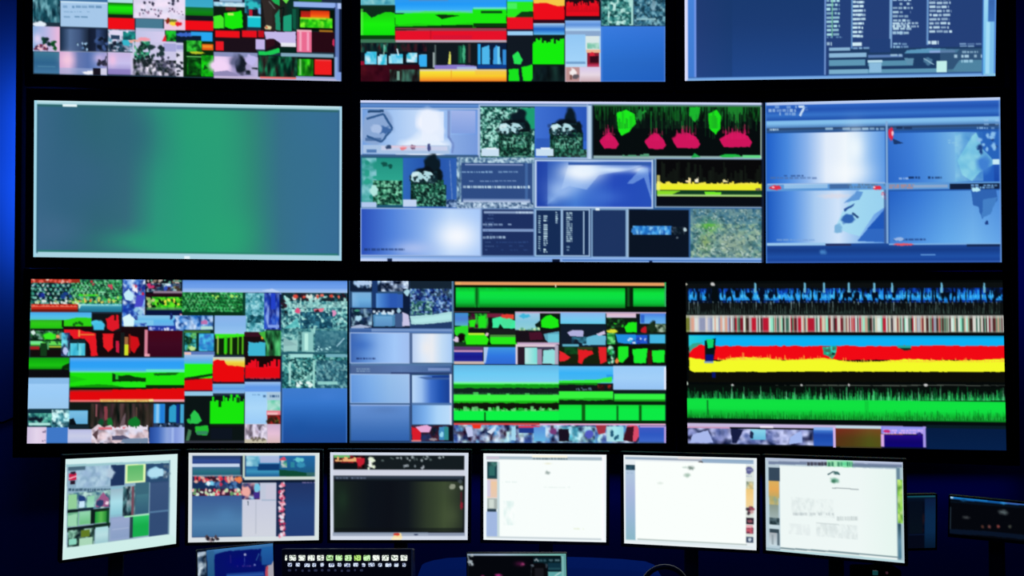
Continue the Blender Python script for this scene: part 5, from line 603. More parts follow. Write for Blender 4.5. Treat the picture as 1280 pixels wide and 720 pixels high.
def pic_desk_windows():
    P = Pic([(236, 566), (399.5, 566), (398.6, 675), (235.3, 678)])
    P.z(220, 555, 5.333)
    P.r(60, 40, 1000, 700, 'd8e0e4'); P.r(108, 78, 930, 615, '28487c')
    P.g(110, 82, 432, 135, ['283c68', '2c4c98', '283c80']); P.r(110, 132, 425, 152, 'c8d8f0'); P.g(110, 152, 430, 215, ['3c6898', '287080', '1c5878']); P.r(430, 80, 445, 225, '1c2c44'); P.r(445, 70, 460, 225, 'c8dcc8')
    P.g(466, 78, 690, 218, ['a8c8e8', '58a8d0', '1c64a8', '3898c0', '1c5c98']); P.r(545, 132, 690, 175, '0c3c78'); P.r(560, 80, 690, 126, 'a8b8e0'); P.n(468, 80, 550, 150, ['58a8c8', 'a0d8e8'], 6); P.g(690, 78, 930, 215, ['1c68a8', '1c6098', '145878']); P.e(715, 105, 18, 20, 'd84868'); P.n(700, 110, 740, 155, ['58b088', '287890', 'c0c8c8'], 4); P.p([(690, 170), (800, 180), (920, 200), (900, 218), (690, 215)], '0c4c34'); P.e(820, 105, 32, 15, '60c8d0'); P.e(835, 140, 30, 18, '3090b8'); P.r(765, 120, 790, 155, '2888a0'); P.r(870, 190, 930, 212, '306868'); P.r(455, 218, 940, 238, 'd0dcd4')
    P.r(108, 212, 445, 350, '14305c'); P.dots(115, 222, 440, 250, ['e84050', 'd82840', '301828', 'e0b0a0'], 50, 8, 15); P.r(110, 205, 440, 216, 'b0b8c0', .6); P.e(232, 264, 36, 14, '78d0f0'); P.e(215, 262, 12, 14, 'e0f4fc'); P.dots(270, 258, 400, 295, ['1c4c90', '2c3c68', '4878b0'], 14, 8, 18); P.e(300, 270, 10, 14, 'c03050'); P.e(420, 235, 24, 22, 'f08048')
    P.r(110, 300, 445, 345, '401838'); P.dots(112, 305, 440, 338, ['e03c50', 'c0e0b0', 'f0b0b0', '60a060', 'd8f0d8'], 50, 6, 13)
    P.g(110, 345, 440, 615, ['385c98', '406ca0', '4c80b0', '3c70a0']); P.glow(330, 480, 90, 80, '4c84b8', .6)
    P.r(440, 255, 668, 615, 'c0c8dc'); P.g(445, 370, 665, 612, ['c8cce0', 'd0d4e0']); P.r(600, 270, 665, 368, 'c8c8dc'); P.r(570, 368, 665, 378, 'a8b8d0'); P.n(440, 260, 560, 370, ['c05870', '302c58', 'e0a0a0', '283878', 'a0c8e0'], 5, sharp=1.8); P.e(470, 320, 30, 32, 'f0a8a0'); P.e(540, 292, 22, 26, '70c8e8'); P.r(518, 320, 558, 362, '442c90'); P.r(530, 380, 536, 600, 'a8b0c0', .5); P.l([(480, 380), (482, 410)], 6, '506070')
    P.r(445, 238, 930, 258, '0c1c34'); P.g(668, 255, 930, 615, ['203468', '20407c', '203c78']); P.r(670, 258, 730, 612, '1c2c50')
    for k in range(9): y = 262 + k * 41; P.dots(690, y, 722, y + 28, ['f08098', 'e8e0f0', 'b82c58', 'f0c0d0'], 9, 6, 12)
    P.t(840, 252, 930, 268, '9080b8', 1, 8); P.r(925, 60, 960, 640, 'd8e4e4'); P.dots(205, 618, 290, 640, ['503c40', '201c28', 'a08c90'], 9, 8, 14)
    return P

def pic_desk_dark():
    P = Pic([(412.8, 565.3), (585.6, 566), (584.5, 674.8), (413.2, 674.8)])
    P.z(400, 555, 5.333)
    P.r(0, 0, 1100, 720, 'd4dcec'); P.r(90, 76, 962, 172, '141c20'); P.n(90, 76, 300, 165, ['180808', '801018', 'c01c28', '201014'], 5, sharp=1.8); P.r(92, 74, 200, 92, '60b060'); P.sp(100, 118, 290, 8, 34, 'f0b070', 12); P.p([(240, 90), (300, 95), (292, 130), (270, 150), (245, 140)], 'c81c30'); P.r(90, 125, 250, 168, '0c1014'); P.dots(322, 85, 360, 165, ['f0f0f0', 'd8e8d0', 'e8f4d8'], 12, 8, 16); P.dots(380, 82, 850, 110, ['909ca0', '384448', '506060'], 22, 5, 10); P.dots(400, 135, 740, 160, ['707c84', 'a0a8b0'], 8, 6, 11)
    P.r(90, 172, 965, 212, 'd0d4e4'); P.r(90, 212, 965, 600, '0c1218'); P.g(92, 215, 955, 245, ['4c5c74', '0c141c'], a=.8); P.g(92, 250, 955, 585, ['18261e', '141c1c', '0c121a', '0c1018', '10161c', '2c3828', '3c4c30', '242c24'], 'h'); P.glow(870, 480, 90, 110, '485838', .6); P.glow(850, 300, 70, 60, '3c4834', .5); P.glow(150, 370, 60, 110, '1c3424', .7); P.r(92, 560, 960, 590, '0c1014', .5)
    P.t(105, 222, 370, 238, '70809c', 1, 10, .7, .8, 16, 0); P.e(882, 285, 20, 18, '8c9480'); P.e(942, 292, 13, 14, 'c0c8c0'); P.e(935, 250, 14, 14, '404c50'); P.r(935, 320, 948, 400, '501c28'); P.e(944, 410, 10, 24, '8c1c30'); P.r(85, 590, 965, 612, '8c98b0'); P.g(90, 588, 720, 606, ['708098', 'b0bcd0']); P.p([(500, 596), (540, 594), (550, 625), (480, 630)], 'f8e0a0'); P.e(512, 602, 22, 9, 'd84030'); P.e(640, 604, 14, 5, '303c60'); P.p([(470, 625), (550, 622), (540, 640), (480, 640)], 'f8e8c0')
    return P

def doc(P, side, x0, y0, x1, y1):
    P.r(x0, y0, x1, y1, 'f8fffc')

def pic_desk_page_a():
    P = Pic([(604.4, 566.6), (758, 568.3), (757.6, 677.7), (604.5, 674.5)])
    P.z(580, 555, 5.333)
    P.r(0, 0, 1100, 720, 'f0f8fc'); P.g(150, 84, 935, 108, ['a0b4c4', 'b8ccd4']); P.r(150, 84, 235, 100, 'e0c0d8', .6); P.r(455, 76, 690, 90, 'fcf8e4'); P.t(460, 92, 690, 106, '506870', 1, 12, .8, .8, 16, 0); P.r(235, 108, 930, 620, 'f8fefc')
    P.r(154, 118, 222, 232, '18444c'); P.r(168, 135, 204, 210, '2c6c68'); P.n(154, 120, 222, 150, ['102c38', '3c7870'], 5); P.r(154, 232, 222, 358, 'e8c8b8'); P.g(180, 250, 220, 350, ['f0c8a0', 'e8c8b0']); P.r(154, 240, 175, 350, 'd0c8e0'); P.r(154, 360, 222, 432, 'a8b4b0'); P.r(168, 370, 200, 428, 'd0dcd4'); P.r(154, 432, 215, 452, '284050'); P.r(150, 452, 224, 615, 'a0b8e4'); P.r(222, 118, 236, 615, 'c8dce0')
    P.glow(560, 130, 30, 8, 'e8e8c8', .8); P.e(556, 192, 15, 12, 'a0b0ac', .4); P.t(255, 250, 370, 262, 'd8ece8', 1, 8); P.t(520, 285, 720, 300, 'e4f0ec', 1, 8); P.n(265, 380, 345, 540, ['d8f0ec', 'f8fefc'], 4, 12, a=.7); P.t(730, 560, 830, 575, 'e0ecc8', 1, 10); P.r(150, 622, 915, 632, 'c8d4d8'); P.r(920, 80, 935, 640, 'fcfcff')
    return P

def pic_desk_page_b():
    P = Pic([(779.6, 568.5), (946, 572.6), (945.6, 687.8), (780.4, 679)])
    P.z(765, 555, 5.333)
    P.r(0, 0, 1100, 740, 'e8f0f4'); P.g(90, 96, 945, 112, ['98b0c8', 'a0a8b8', '90a8c0'], 'h'); P.g(600, 105, 945, 130, ['88a8c8', 'a0b8d0']); P.r(440, 85, 600, 102, 'f0e4e0', .7); P.e(590, 121, 16, 6, '302c30'); P.r(158, 122, 892, 655, 'fafffc'); P.p([(440, 122), (600, 122), (600, 132), (440, 128)], 'fafffc')
    P.r(92, 138, 154, 172, '183c50'); P.t(96, 145, 150, 168, '3c6878', 2, 8); P.g(92, 172, 156, 640, ['b0c8e0', 'a8b8e0', '98b8d8', '88b8c8']); P.t(100, 190, 150, 208, '8098b8', 1, 6)
    P.e(525, 160, 20, 12, '80948c', .5); P.e(485, 155, 20, 6, 'd0e0d8'); P.e(502, 208, 20, 12, 'a8c4b4', .5); P.e(322, 260, 18, 9, 'e0ece4', .5)
    P.r(892, 145, 945, 660, 'dce4dc'); P.e(918, 172, 26, 24, '585c94'); P.r(900, 165, 935, 180, '8084b0'); P.t(895, 210, 940, 225, '90a4c0', 1, 10, .8); P.n(895, 250, 942, 300, ['c0a868', 'e0d8a8', '70887c'], 4); P.g(892, 300, 942, 420, ['f0c878', 'f8d088', 'f0d498']); P.dots(898, 425, 940, 465, ['a04858', 'd0a0a0', '40303c'], 12, 8, 12); P.r(895, 492, 945, 535, '2c2030'); P.e(920, 515, 16, 10, '90505c'); P.r(895, 540, 940, 560, 'f0b0b8'); P.r(895, 560, 942, 598, '702c48'); P.dots(900, 565, 940, 592, ['c85868', '302030'], 6, 8, 12); P.r(895, 618, 942, 656, '40506c'); P.e(918, 637, 10, 12, 'c0d0dc')
    P.l([(170, 634), (900, 672)], 8, 'b0c0bc'); P.l([(90, 640), (940, 690)], 7, 'd8e8ec')
    return P

def pic_desk_page_c():
    P = Pic([(956.7, 572), (1128.5, 577.7), (1130.7, 703.8), (957.7, 687.5)])
    P.z(940, 560, 4.8)
    P.r(0, 0, 1100, 740, 'b8ccd8'); P.g(85, 60, 905, 88, ['b8c4e0', 'b0bcd4']); P.l([(100, 88), (330, 92), (600, 100), (900, 108)], 18, '7484a4'); P.t(330, 84, 450, 108, '302c38', 1, 22, .95, .9, 16, 0); P.r(450, 74, 605, 120, 'a0e8b8'); P.glow(560, 95, 50, 20, '50d890', .9); P.t(455, 84, 605, 116, '1c6c4c', 1, 26, .95, .85, 14, 0)
    P.r(168, 118, 870, 640, 'ecf6f4'); P.p([(168, 110), (450, 112), (600, 118), (872, 128), (878, 652), (168, 600)], 'eef8f6'); P.g(640, 130, 872, 640, ['eef8f6', 'e0f4ec'], 'h', .7)
    P.l([(455, 160), (490, 140), (528, 160)], 7, '30545c'); P.e(505, 150, 18, 9, '406c6c', .4); P.e(498, 195, 24, 14, '68a88c', .5); P.e(490, 200, 12, 8, '3c7c60', .4); P.l([(480, 240), (560, 242), (640, 250)], 5, '909ca0')
    P.n(235, 300, 495, 412, ['ecf6f4', 'e8f2f0', 'd4e0e0'], 2.6, 5, a=.6); P.p([(330, 295), (495, 300), (495, 360)], 'eef8f6', .6); P.t(245, 388, 490, 406, 'a8b4b8', 1, 16, .6, .6, 12, 0); P.n(220, 455, 350, 520, ['ecf6f4', 'e0eaea'], 2.6, 5, a=.7); P.n(385, 455, 635, 540, ['ecf6f4', 'dce8e8', 'ccd8d8'], 2.6, 5, a=.6); P.t(510, 410, 635, 440, 'c0cccc', 1, 26, .7, .8, 10, 0); P.r(385, 452, 520, 457, 'c8d4d4')
    P.r(90, 118, 168, 600, 'b8d0dc'); P.r(100, 118, 166, 198, '34485c'); P.g(102, 198, 164, 300, ['e0b058', 'e8a850', 'c0a860']); P.n(104, 290, 160, 350, ['b0a868', '98a888', 'c0b070'], 5); P.g(104, 340, 160, 425, ['88988c', 'a0b4b4']); P.n(104, 418, 164, 460, ['20343c', '587078'], 5); P.r(104, 460, 164, 485, 'c8dce4'); P.r(106, 485, 164, 508, '344854'); P.g(104, 508, 150, 585, ['a8b0b8', 'c8dce4']); P.r(118, 520, 130, 580, '8898a0', .7); P.r(152, 510, 166, 585, '586c78')
    P.r(868, 118, 906, 700, 'a8c4cc'); P.r(872, 118, 890, 670, '68889c'); P.n(874, 190, 905, 450, ['90d850', 'c8f078', '5c9838', 'b0d880'], 4, 7, sharp=1.6); P.g(876, 455, 896, 660, ['284c5c', '5c88a0', '487c94']); P.l([(168, 600), (500, 622), (876, 655)], 9, '6c8890'); P.l([(85, 612), (500, 640), (910, 682)], 12, 'b8dce0'); P.r(84, 600, 170, 612, '94b0bc')
    P.p([(600, 98), (870, 108), (870, 120), (600, 114)], '607890', .6)
    return P

def pic_tablet():
    P = Pic([(246.6, 689), (341, 679), (343, 762), (248, 762)])
    P.z(230, 660, 6.4)
    P.r(60, 60, 800, 900, '0c2468'); P.r(105, 120, 190, 900, '14243c'); P.n(108, 190, 180, 700, ['0c1c30', '8094a4', '28405c', 'c0d0dc'], 5, 7, sharp=1.8); P.e(140, 205, 26, 16, 'a8bcd0')
    P.g(180, 120, 720, 240, ['3c78b4', '245c9c', '14408c']); P.g(190, 180, 245, 700, ['2c6498', '1c5484', '1c4c84']); P.p([(245, 210), (330, 185), (620, 165), (600, 260), (640, 300), (655, 360), (620, 700), (245, 700)], '04106c'); P.glow(440, 270, 130, 70, '04087c', .8); P.g(620, 150, 720, 290, ['1c60a8', '184c98']); P.g(340, 355, 640, 384, ['0c2c80', '2c5cb0']); P.r(340, 384, 650, 700, '1c3c90')
    P.e(487, 212, 9, 9, 'a0a8d0'); P.l([(485, 225), (482, 300)], 5, '30449c'); P.e(565, 295, 8, 8, '6c7cc0'); P.t(410, 300, 560, 310, '603c98', 1, 8, .8, .7, 12, 0); P.l([(372, 215), (372, 280)], 8, '28207c'); P.l([(600, 205), (575, 260)], 6, '3064a0')
    P.p([(720, 250), (700, 290), (665, 300), (655, 340), (660, 384), (670, 700), (730, 700)], 'a8a4b0'); P.p([(655, 310), (672, 300), (670, 700), (650, 700), (650, 350)], 'c04858')
    return P

def pic_small_screen():
    P = Pic([(584, 692), (707.5, 692), (709, 765), (585, 765)])
    P.z(570, 660, 6.4)
    P.r(60, 100, 1000, 900, '04060c'); P.g(90, 198, 885, 222, ['8ca0b4', 'a0b4cc', '7cb0ac', '6cb8ac'], 'h'); P.r(845, 210, 890, 900, '5c9c9c'); P.r(848, 225, 868, 900, '78b8b4'); P.r(90, 222, 104, 900, '0c1018'); P.dots(92, 218, 130, 290, ['a0acb4', 'd0d8dc', '586870'], 9, 6, 12); P.l([(98, 230), (108, 300)], 8, '98a4ac')  # glare down the left edge is painted into the picture
    P.r(620, 232, 845, 345, '041c24'); P.t(630, 250, 830, 275, '3c6470', 1, 18, .8, .8, 16, 0); P.dots(630, 250, 660, 272, ['90a0a8'], 4, 5, 9); P.t(740, 250, 830, 268, '6c8890', 1, 14, .7, .8, 14, 0); P.r(735, 280, 845, 340, '0c3040'); P.r(735, 348, 845, 520, '5ca8a8'); P.l([(790, 384), (840, 350)], 8, 'b8d8d8'); P.r(740, 318, 835, 332, '1c4854')
    P.p([(595, 300), (620, 280), (700, 280), (735, 310), (735, 700), (600, 700)], '08080c'); P.r(635, 320, 705, 700, '18181e'); P.e(610, 300, 14, 10, '505c68'); P.e(725, 302, 8, 18, '303c48'); P.l([(605, 300), (600, 384)], 5, '283038')
    P.e(532, 290, 14, 11, 'd0508c', .6); P.glow(510, 285, 50, 26, '50103c', .8); P.e(340, 378, 24, 10, 'b02c80', .6); P.e(215, 384, 14, 6, '802058', .6)
    return P
# ================================================================== materials
C = bpy.context.scene.collection
def newmat(name):
    m = bpy.data.materials.new(name); m.use_nodes = True
    return m, m.node_tree, m.node_tree.nodes['Principled BSDF']
def mat(name, col, rough=.5, metal=0.0, em=None, es=0.0, noise=0.0, scale=40.0, spec=.5):
    m, t, b = newmat(name)
    b.inputs['Base Color'].default_value = (*col, 1); b.inputs['Roughness'].default_value = rough; b.inputs['Metallic'].default_value = metal
    b.inputs['Specular IOR Level'].default_value = spec
    if noise:
        n = t.nodes.new('ShaderNodeTexNoise'); n.inputs['Scale'].default_value = scale
        r = t.nodes.new('ShaderNodeValToRGB'); r.color_ramp.elements[0].color = (*[c * (1 - noise) for c in col], 1); r.color_ramp.elements[1].color = (*[min(1, c * (1 + noise)) for c in col], 1)
        tc = t.nodes.new('ShaderNodeTexCoord'); t.links.new(tc.outputs['Object'], n.inputs['Vector'])
        t.links.new(n.outputs['Fac'], r.inputs['Fac']); t.links.new(r.outputs['Color'], b.inputs['Base Color'])
    if em:
        b.inputs['Emission Color'].default_value = (*em, 1); b.inputs['Emission Strength'].default_value = es
    return m
def screen_mat(name, k=1.0):
    m, t, b = newmat(name)
    a = t.nodes.new('ShaderNodeAttribute'); a.attribute_name = 'picture'
    b.inputs['Base Color'].default_value = (.004, .004, .005, 1); b.inputs['Roughness'].default_value = .45; b.inputs['Specular IOR Level'].default_value = .12
    t.links.new(a.outputs['Color'], b.inputs['Emission Color']); b.inputs['Emission Strength'].default_value = k
    try: m.cycles.emission_sampling = 'NONE'
    except Exception: pass
    return m
def glyph_mat(name, c1, c2, scale):
    m, t, b = newmat(name)
    tc = t.nodes.new('ShaderNodeTexCoord'); n = t.nodes.new('ShaderNodeTexNoise'); n.inputs['Scale'].default_value = scale
    r = t.nodes.new('ShaderNodeValToRGB'); r.color_ramp.elements[0].position = .42; r.color_ramp.elements[0].color = (*c1, 1); r.color_ramp.elements[1].position = .5; r.color_ramp.elements[1].color = (*c2, 1)
    t.links.new(tc.outputs['Object'], n.inputs['Vector']); t.links.new(n.outputs['Fac'], r.inputs['Fac']); t.links.new(r.outputs['Color'], b.inputs['Emission Color'])
    b.inputs['Emission Strength'].default_value = 1; b.inputs['Base Color'].default_value = (.02, .02, .02, 1)
    return m
M_SCR = screen_mat('lit_screen')
M_BEZ = mat('black_bezel', (.0022, .0022, .003), .55, spec=.1)
M_HOUS = mat('black_housing', (.004, .004, .006), .5, spec=.2, noise=.3)
M_RAIL = mat('black_rail', (.0025, .0025, .0035), .6, spec=.1)
M_MBEZ = mat('monitor_edge', (.012, .013, .02), .4, spec=.3)
M_STAND = mat('monitor_stand', (.02, .03, .06), .4, .3)
M_DESK = mat('desk_laminate', (.01, .012, .02), .35, noise=.3)
M_DARK = mat('dark_plastic', (.006, .008, .016), .45, spec=.3)
M_GREY = mat('grey_plastic', (.018, .035, .07), .4)
M_FOAM = mat('ear_foam', (.01, .015, .03), .9, noise=.4, scale=200)

# ================================================================== helpers
def link(o, parent=None):
    C.objects.link(o)
    if parent is not None: o.parent = parent
    return o
def tag(o, label=None, cat=None, group=None, kind=None):
    if label: o['label'] = label
    if cat: o['category'] = cat
    if group: o['group'] = group
    if kind: o['kind'] = kind
    return o
def thing(name, loc, label, cat, group=None):
    o = bpy.data.objects.new(name, None); o.empty_display_size = .05; o.location = loc; link(o)
    return tag(o, label, cat, group)
def obj(name, verts, faces, m, parent=None, smooth=False, bevel=0.0, seg=2):
    """verts are world coordinates; a child's mesh is stored relative to its thing"""
    off = Vector((0, 0, 0)); p = parent
    while p is not None: off += Vector(p.location); p = p.parent
    vs = [Vector(v) for v in verts]
    if parent is None or parent.type == 'MESH':
        c = sum(vs, Vector()) / len(vs)
    else: c = off.copy()
    me = bpy.data.meshes.new(name); me.from_pydata([v - c for v in vs], [], faces)
    bm = bmesh.new(); bm.from_mesh(me); bmesh.ops.recalc_face_normals(bm, faces=bm.faces); bm.to_mesh(me); bm.free()
    me.materials.append(m)
    if smooth:
        for f in me.polygons: f.use_smooth = True
    o = bpy.data.objects.new(name, me); link(o, parent); o.location = c - off
    if bevel:
        b = o.modifiers.new('Bevel', 'BEVEL'); b.width = bevel; b.segments = seg; b.limit_method = 'ANGLE'
    return o
class MB:
    def __init__(s): s.v = []; s.f = []
    def add(s, v, f):
        n = len(s.v); s.v += [tuple(q) for q in v]; s.f += [tuple(i + n for i in g) for g in f]; return s
    def box(s, x0, y0, z0, x1, y1, z1):
        v = [(x, y, z) for z in (z0, z1) for y in (y0, y1) for x in (x0, x1)]
        return s.add(v, [(0, 1, 3, 2), (4, 5, 7, 6), (0, 1, 5, 4), (2, 3, 7, 6), (0, 2, 6, 4), (1, 3, 7, 5)])
    def slab(s, front, back):
        n = len(front); k = list(range(n))
        return s.add(list(front) + list(back), [tuple(k), tuple(n + i for i in k[::-1])] + [(i, (i + 1) % n, n + (i + 1) % n, n + i) for i in k])
    def ring(s, o, i, d):
        """picture-frame ring: outer corners o, inner corners i (on the plane), d pushes its face forward"""
        v = list(o) + list(i) + [q + d for q in o] + [q + d for q in i]; f = []
        for k in range(4):
            j = (k + 1) % 4
            f += [(8 + k, 8 + j, 12 + j, 12 + k), (k, j, 8 + j, 8 + k), (4 + k, 4 + j, 12 + j, 12 + k), (k, j, 4 + j, 4 + k)]
        return s.add(v, f)
    def tube(s, pts, r, n=10, cap=True):
        pts = [Vector(p) for p in pts]; R_ = r if isinstance(r, (list, tuple)) else [r] * len(pts); rings = []
        b = len(s.v)
        for i, p in enumerate(pts):
            d = (pts[min(i + 1, len(pts) - 1)] - pts[max(i - 1, 0)]).normalized()
            a = d.cross(Vector((0, 0, 1)));
            if a.length < .05: a = d.cross(Vector((0, 1, 0)))
            a.normalize(); c = d.cross(a)
            for k in range(n):
                t = 2 * math.pi * k / n; s.v.append(tuple(p + (a * math.cos(t) + c * math.sin(t)) * R_[i]))
        for i in range(len(pts) - 1):
            for k in range(n):
                j = (k + 1) % n; s.f.append((b + i * n + k, b + i * n + j, b + (i + 1) * n + j, b + (i + 1) * n + k))
        if cap:
            s.f.append(tuple(b + k for k in range(n))); e = b + (len(pts) - 1) * n; s.f.append(tuple(e + k for k in range(n)))
        return s
    def obj(s, name, m, parent=None, **k): return obj(name, s.v, s.f, m, parent, **k)

def V(a): return Vector([float(x) for x in a])
def picture(name, P, pl, parent, off=.0015, label=None):
    h, w = P.h, P.w
    u, v = np.meshgrid(np.linspace(0, 1, w + 1), np.linspace(0, 1, h + 1))
    a, b, c, d = P.q
    px = (a[0] * (1 - u) + b[0] * u) * (1 - v) + (d[0] * (1 - u) + c[0] * u) * v
    py = (a[1] * (1 - u) + b[1] * u) * (1 - v) + (d[1] * (1 - u) + c[1] * u) * v
    X = pl.hit(px, py) + pl.n * off
    X = X - np.array(parent.location)
    me = bpy.data.meshes.new(name); nv = (w + 1) * (h + 1)
    me.vertices.add(nv); me.vertices.foreach_set('co', X.reshape(-1).astype(np.float32))
    i = (np.arange(h)[:, None] * (w + 1) + np.arange(w)[None, :]).reshape(-1)
    q = np.stack([i, i + w + 1, i + w + 2, i + 1], -1).reshape(-1).astype(np.int32); nf = w * h
    me.loops.add(nf * 4); me.loops.foreach_set('vertex_index', q)
    me.polygons.add(nf); me.polygons.foreach_set('loop_start', (np.arange(nf) * 4).astype(np.int32))
    me.update(calc_edges=True)
    at = me.color_attributes.new('picture', 'FLOAT_COLOR', 'POINT')
    col = np.concatenate([P.colours().reshape(-1, 3), np.ones((nv, 1))], -1)
    at.data.foreach_set('color', col.reshape(-1).astype(np.float32))
    me.materials.append(M_SCR)
    o = bpy.data.objects.new(name, me); link(o, parent)
    if label: o['label'] = label
    return o
def grow(q, l, t, r, b):
    (ax, ay), (bx_, by), (cx, cy), (dx, dy) = [tuple(p) for p in q]
    return [(ax - l, ay - t), (bx_ + r, by - t), (cx + r, cy + b), (dx - l, dy + b)]
def corners(pl, q): return [V(pl.hit(x, y)) for x, y in q]
def base_of(pts): return (sum(p.x for p in pts) / 4, sum(p.y for p in pts) / 4, min(p.z for p in pts))

# ================================================================== the video wall
D, DS = 4.75, 4.62
WL = lambda xr: Plane(34, DS, xr, D)
def wall_display(pic, pl, mg, label, thick=.075):
    P = pic(); q = P.q; out = corners(pl, grow(q, *mg)); inn = corners(pl, q); n = V(pl.n)
    t = thing('wall_display', base_of(out), label, 'screen', 'large screens of the video wall')
    b = MB().slab([p - n * .001 for p in out], [p - n * thick for p in out]); b.obj('housing', M_HOUS, t)
    e = [min(m_, .5) for m_ in mg]
    MB().ring(out, inn, n * .006).obj('bezel', M_BEZ, t)
    picture('screen', P, pl, t)
    return t, out
LPL = Plane(34, DS, 438, D); CPL = Plane(438, D, 845, D); RPL = Plane(858, D, 1257, DS); RPL2 = Plane(956, D, 1257, DS)
wall_display(pic_mosaic_left, LPL, (10, 14, 11, 15), 'upper left wall screen crowded with small red, green and pale pink pictures')
wall_display(pic_levels_middle, CPL, (11, 14, 11, 11), 'upper middle wall screen with bright green and red level bands beside a plain blue block')
wall_display(pic_listing, RPL, (11, 14, 11, 12), 'upper right wall screen, dark blue with columns of tiny white text')
wall_display(pic_gradient, LPL, (10, 15, 11, 13), 'middle left wall screen showing only a soft green and slate blue blend')
wall_display(pic_panels, Plane(438, D, 955, D), (11, 11, .6, 11.5), 'wide centre wall screen with framed windows, pink and green spectrum and yellow trace')
wall_display(pic_feeds, RPL2, (.6, 12, 9, 9.5), 'middle right wall screen split into four pale blue map-like pictures')
wall_display(pic_mosaic_low_left, LPL, (9, 13, 1, 9), 'lower left wall screen, patchwork of green, red, teal tiles with plain blue corner block')
wall_display(pic_mixed_low_middle, CPL, (1, 12, 12, 9), 'lower middle wall screen, blue grey windows on its left, bright green traces on its right')
wall_display(pic_traces, RPL, (12, 11, 8, 10), 'lower right wall screen with long blue, red, yellow and green wave tracks on black')

BACK = 5.05
fr = thing('video_wall_frame', (0, 4.9, .95), 'black outer frame carrying the large screens of the video wall', 'frame')
def rail(name, pl, q, th=.11, fwd=.012):
    p = corners(pl, q); n = V(pl.n)
    return MB().slab([a + n * fwd for a in p], [a - n * th for a in p]).obj(name, M_RAIL, fr, bevel=.004)
rail('side_rail', LPL, [(22.8, -132), (30.5, -132), (24.5, 572), (16.5, 572)])
rail('side_rail', RPL, [(1258.5, -132), (1268, -132), (1274, 582), (1266.2, 582)])
rail('bottom_rail', LPL, [(25, 563.5), (437, 562.3), (437, 567.5), (25, 572)])
rail('bottom_rail', CPL, [(438, 563.4), (844, 563.2), (844, 567.5), (438, 567.5)])
rail('bottom_rail', RPL, [(846, 566), (1266, 573.5), (1266, 582), (846, 568)])
for x in (-1.3, 0, 1.3):
    for z in (1.25, 2.2, 3.1): MB().box(x - .05, 4.83 if abs(x) < .5 else 4.80, z - .12, x + .05, BACK, z + .12).obj('wall_bracket', M_RAIL, fr)

# ================================================================== desk monitors
DZ = .75
def monitor(pic, pl, mg, label, group='bright monitors lined up on the desk', neck=True, name='desk_monitor', mb=None, nm=None):
    P = pic() if callable(pic) else pic
    q = P.q; out = corners(pl, grow(q, *mg)); inn = corners(pl, q); n = V(pl.n)
    cx = sum(p.x for p in out) / 4; cy = sum(p.y for p in out) / 4; zb = min(p.z for p in out); zt = max(p.z for p in out)
    t = thing(name, (cx, cy, DZ), label, 'monitor', group)
    MB().slab([p - n * .001 for p in out], [p - n * .028 for p in out]).obj('housing', M_HOUS, t, bevel=.003)
    ctr = sum(out, Vector()) / 4
    sm = [ctr + (p - ctr) * .6 for p in out]
    MB().slab([p - n * .027 for p in sm], [p - n * .05 for p in sm]).obj('back_bulge', M_HOUS, t, bevel=.008)
    MB().ring(out, inn, n * .003).obj('bezel', mb or M_MBEZ, t)
    picture('screen', P, pl, t, .001)
    b = ctr - n * .065; tx = V(pl.t)
    if neck:
        def obox(c, hx_, hy, z0, z1):
            p = [c + tx * a * hx_ + n * d * hy for a, d in ((-1, 1), (1, 1), (1, -1), (-1, -1))]
            return MB().slab([Vector((a.x, a.y, z1)) for a in p], [Vector((a.x, a.y, z0)) for a in p])
        obox(b, .022, .016, DZ + .012, ctr.z + .03).obj('stand_neck', nm or M_STAND, t, bevel=.005)
        obox(b + n * .02, .11, .085, DZ, DZ + .014).obj('stand_base', nm or M_STAND, t, bevel=.006)
    return t
M_EDGE1 = mat('pale_grey_edge', (.05, .055, .07), .4)
monitor(pic_desk_tiles, Plane(80, 3.38, 221, 3.57), (4, 5, 4, 4), 'leftmost bright monitor on the desk, turned inward and full of small green and grey tiles', nm=mat('blue_lit_stand', (.03, .06, .14), .35, .4))
monitor(pic_desk_windows, Plane(236, 3.585, 399, 3.60), (4, 4, 4, 4), 'desk monitor with slate blue windows and a pale centre column, second from the left')
monitor(pic_desk_dark, Plane(413, 3.60, 585, 3.60), (4, 4, 4, 4), 'desk monitor showing a mostly black picture inside a white outline')
monitor(pic_desk_page_a, Plane(604, 3.60, 758, 3.56), (4, 4, 4, 4), 'white page desk monitor with dark, peach and pale blue tiles down its left edge')
monitor(pic_desk_page_b, Plane(780, 3.55, 946, 3.45), (4, 4, 4, 4), 'white page desk monitor with coloured thumbnails down its right edge')
monitor(pic_desk_page_c, Plane(957, 3.43, 1130, 3.27), (4, 4, 4, 4), 'rightmost bright monitor, white page with faint grey lettering and green marks along its top')

def pic_off_monitor():
    P = Pic([(1040, 621.5), (1169.5, 619.2), (1169, 684.5), (1040, 688)])
    P.z(1110, 560, 4.5); P.r(-400, 200, 300, 600, '040818'); P.r(-400, 262, 266, 280, '0c4858'); P.g(110, 264, 266, 276, ['105060', '185868'], 'h'); P.g(-400, 280, 300, 320, ['041428', '040818'])  # light caught on the top edge, painted as a teal line
    P.g(205, 282, 268, 560, ['0a1c40', '08284c', '08284c', '041830']); P.e(195, 400, 10, 30, '281418', .5, .8); P.e(190, 460, 8, 12, '301010', .6, .7); P.r(115, 485, 205, 490, '081838'); P.g(118, 300, 195, 480, ['040c1c', '06101c'])
    return P
monitor(pic_off_monitor, Plane(1040, 3.60, 1170, 3.56), (3, 2, 2, 3), 'dark monitor half hidden behind the rightmost bright monitor, dull teal line along its top', 'dark monitors at the right end of the desk', mb=M_DARK)
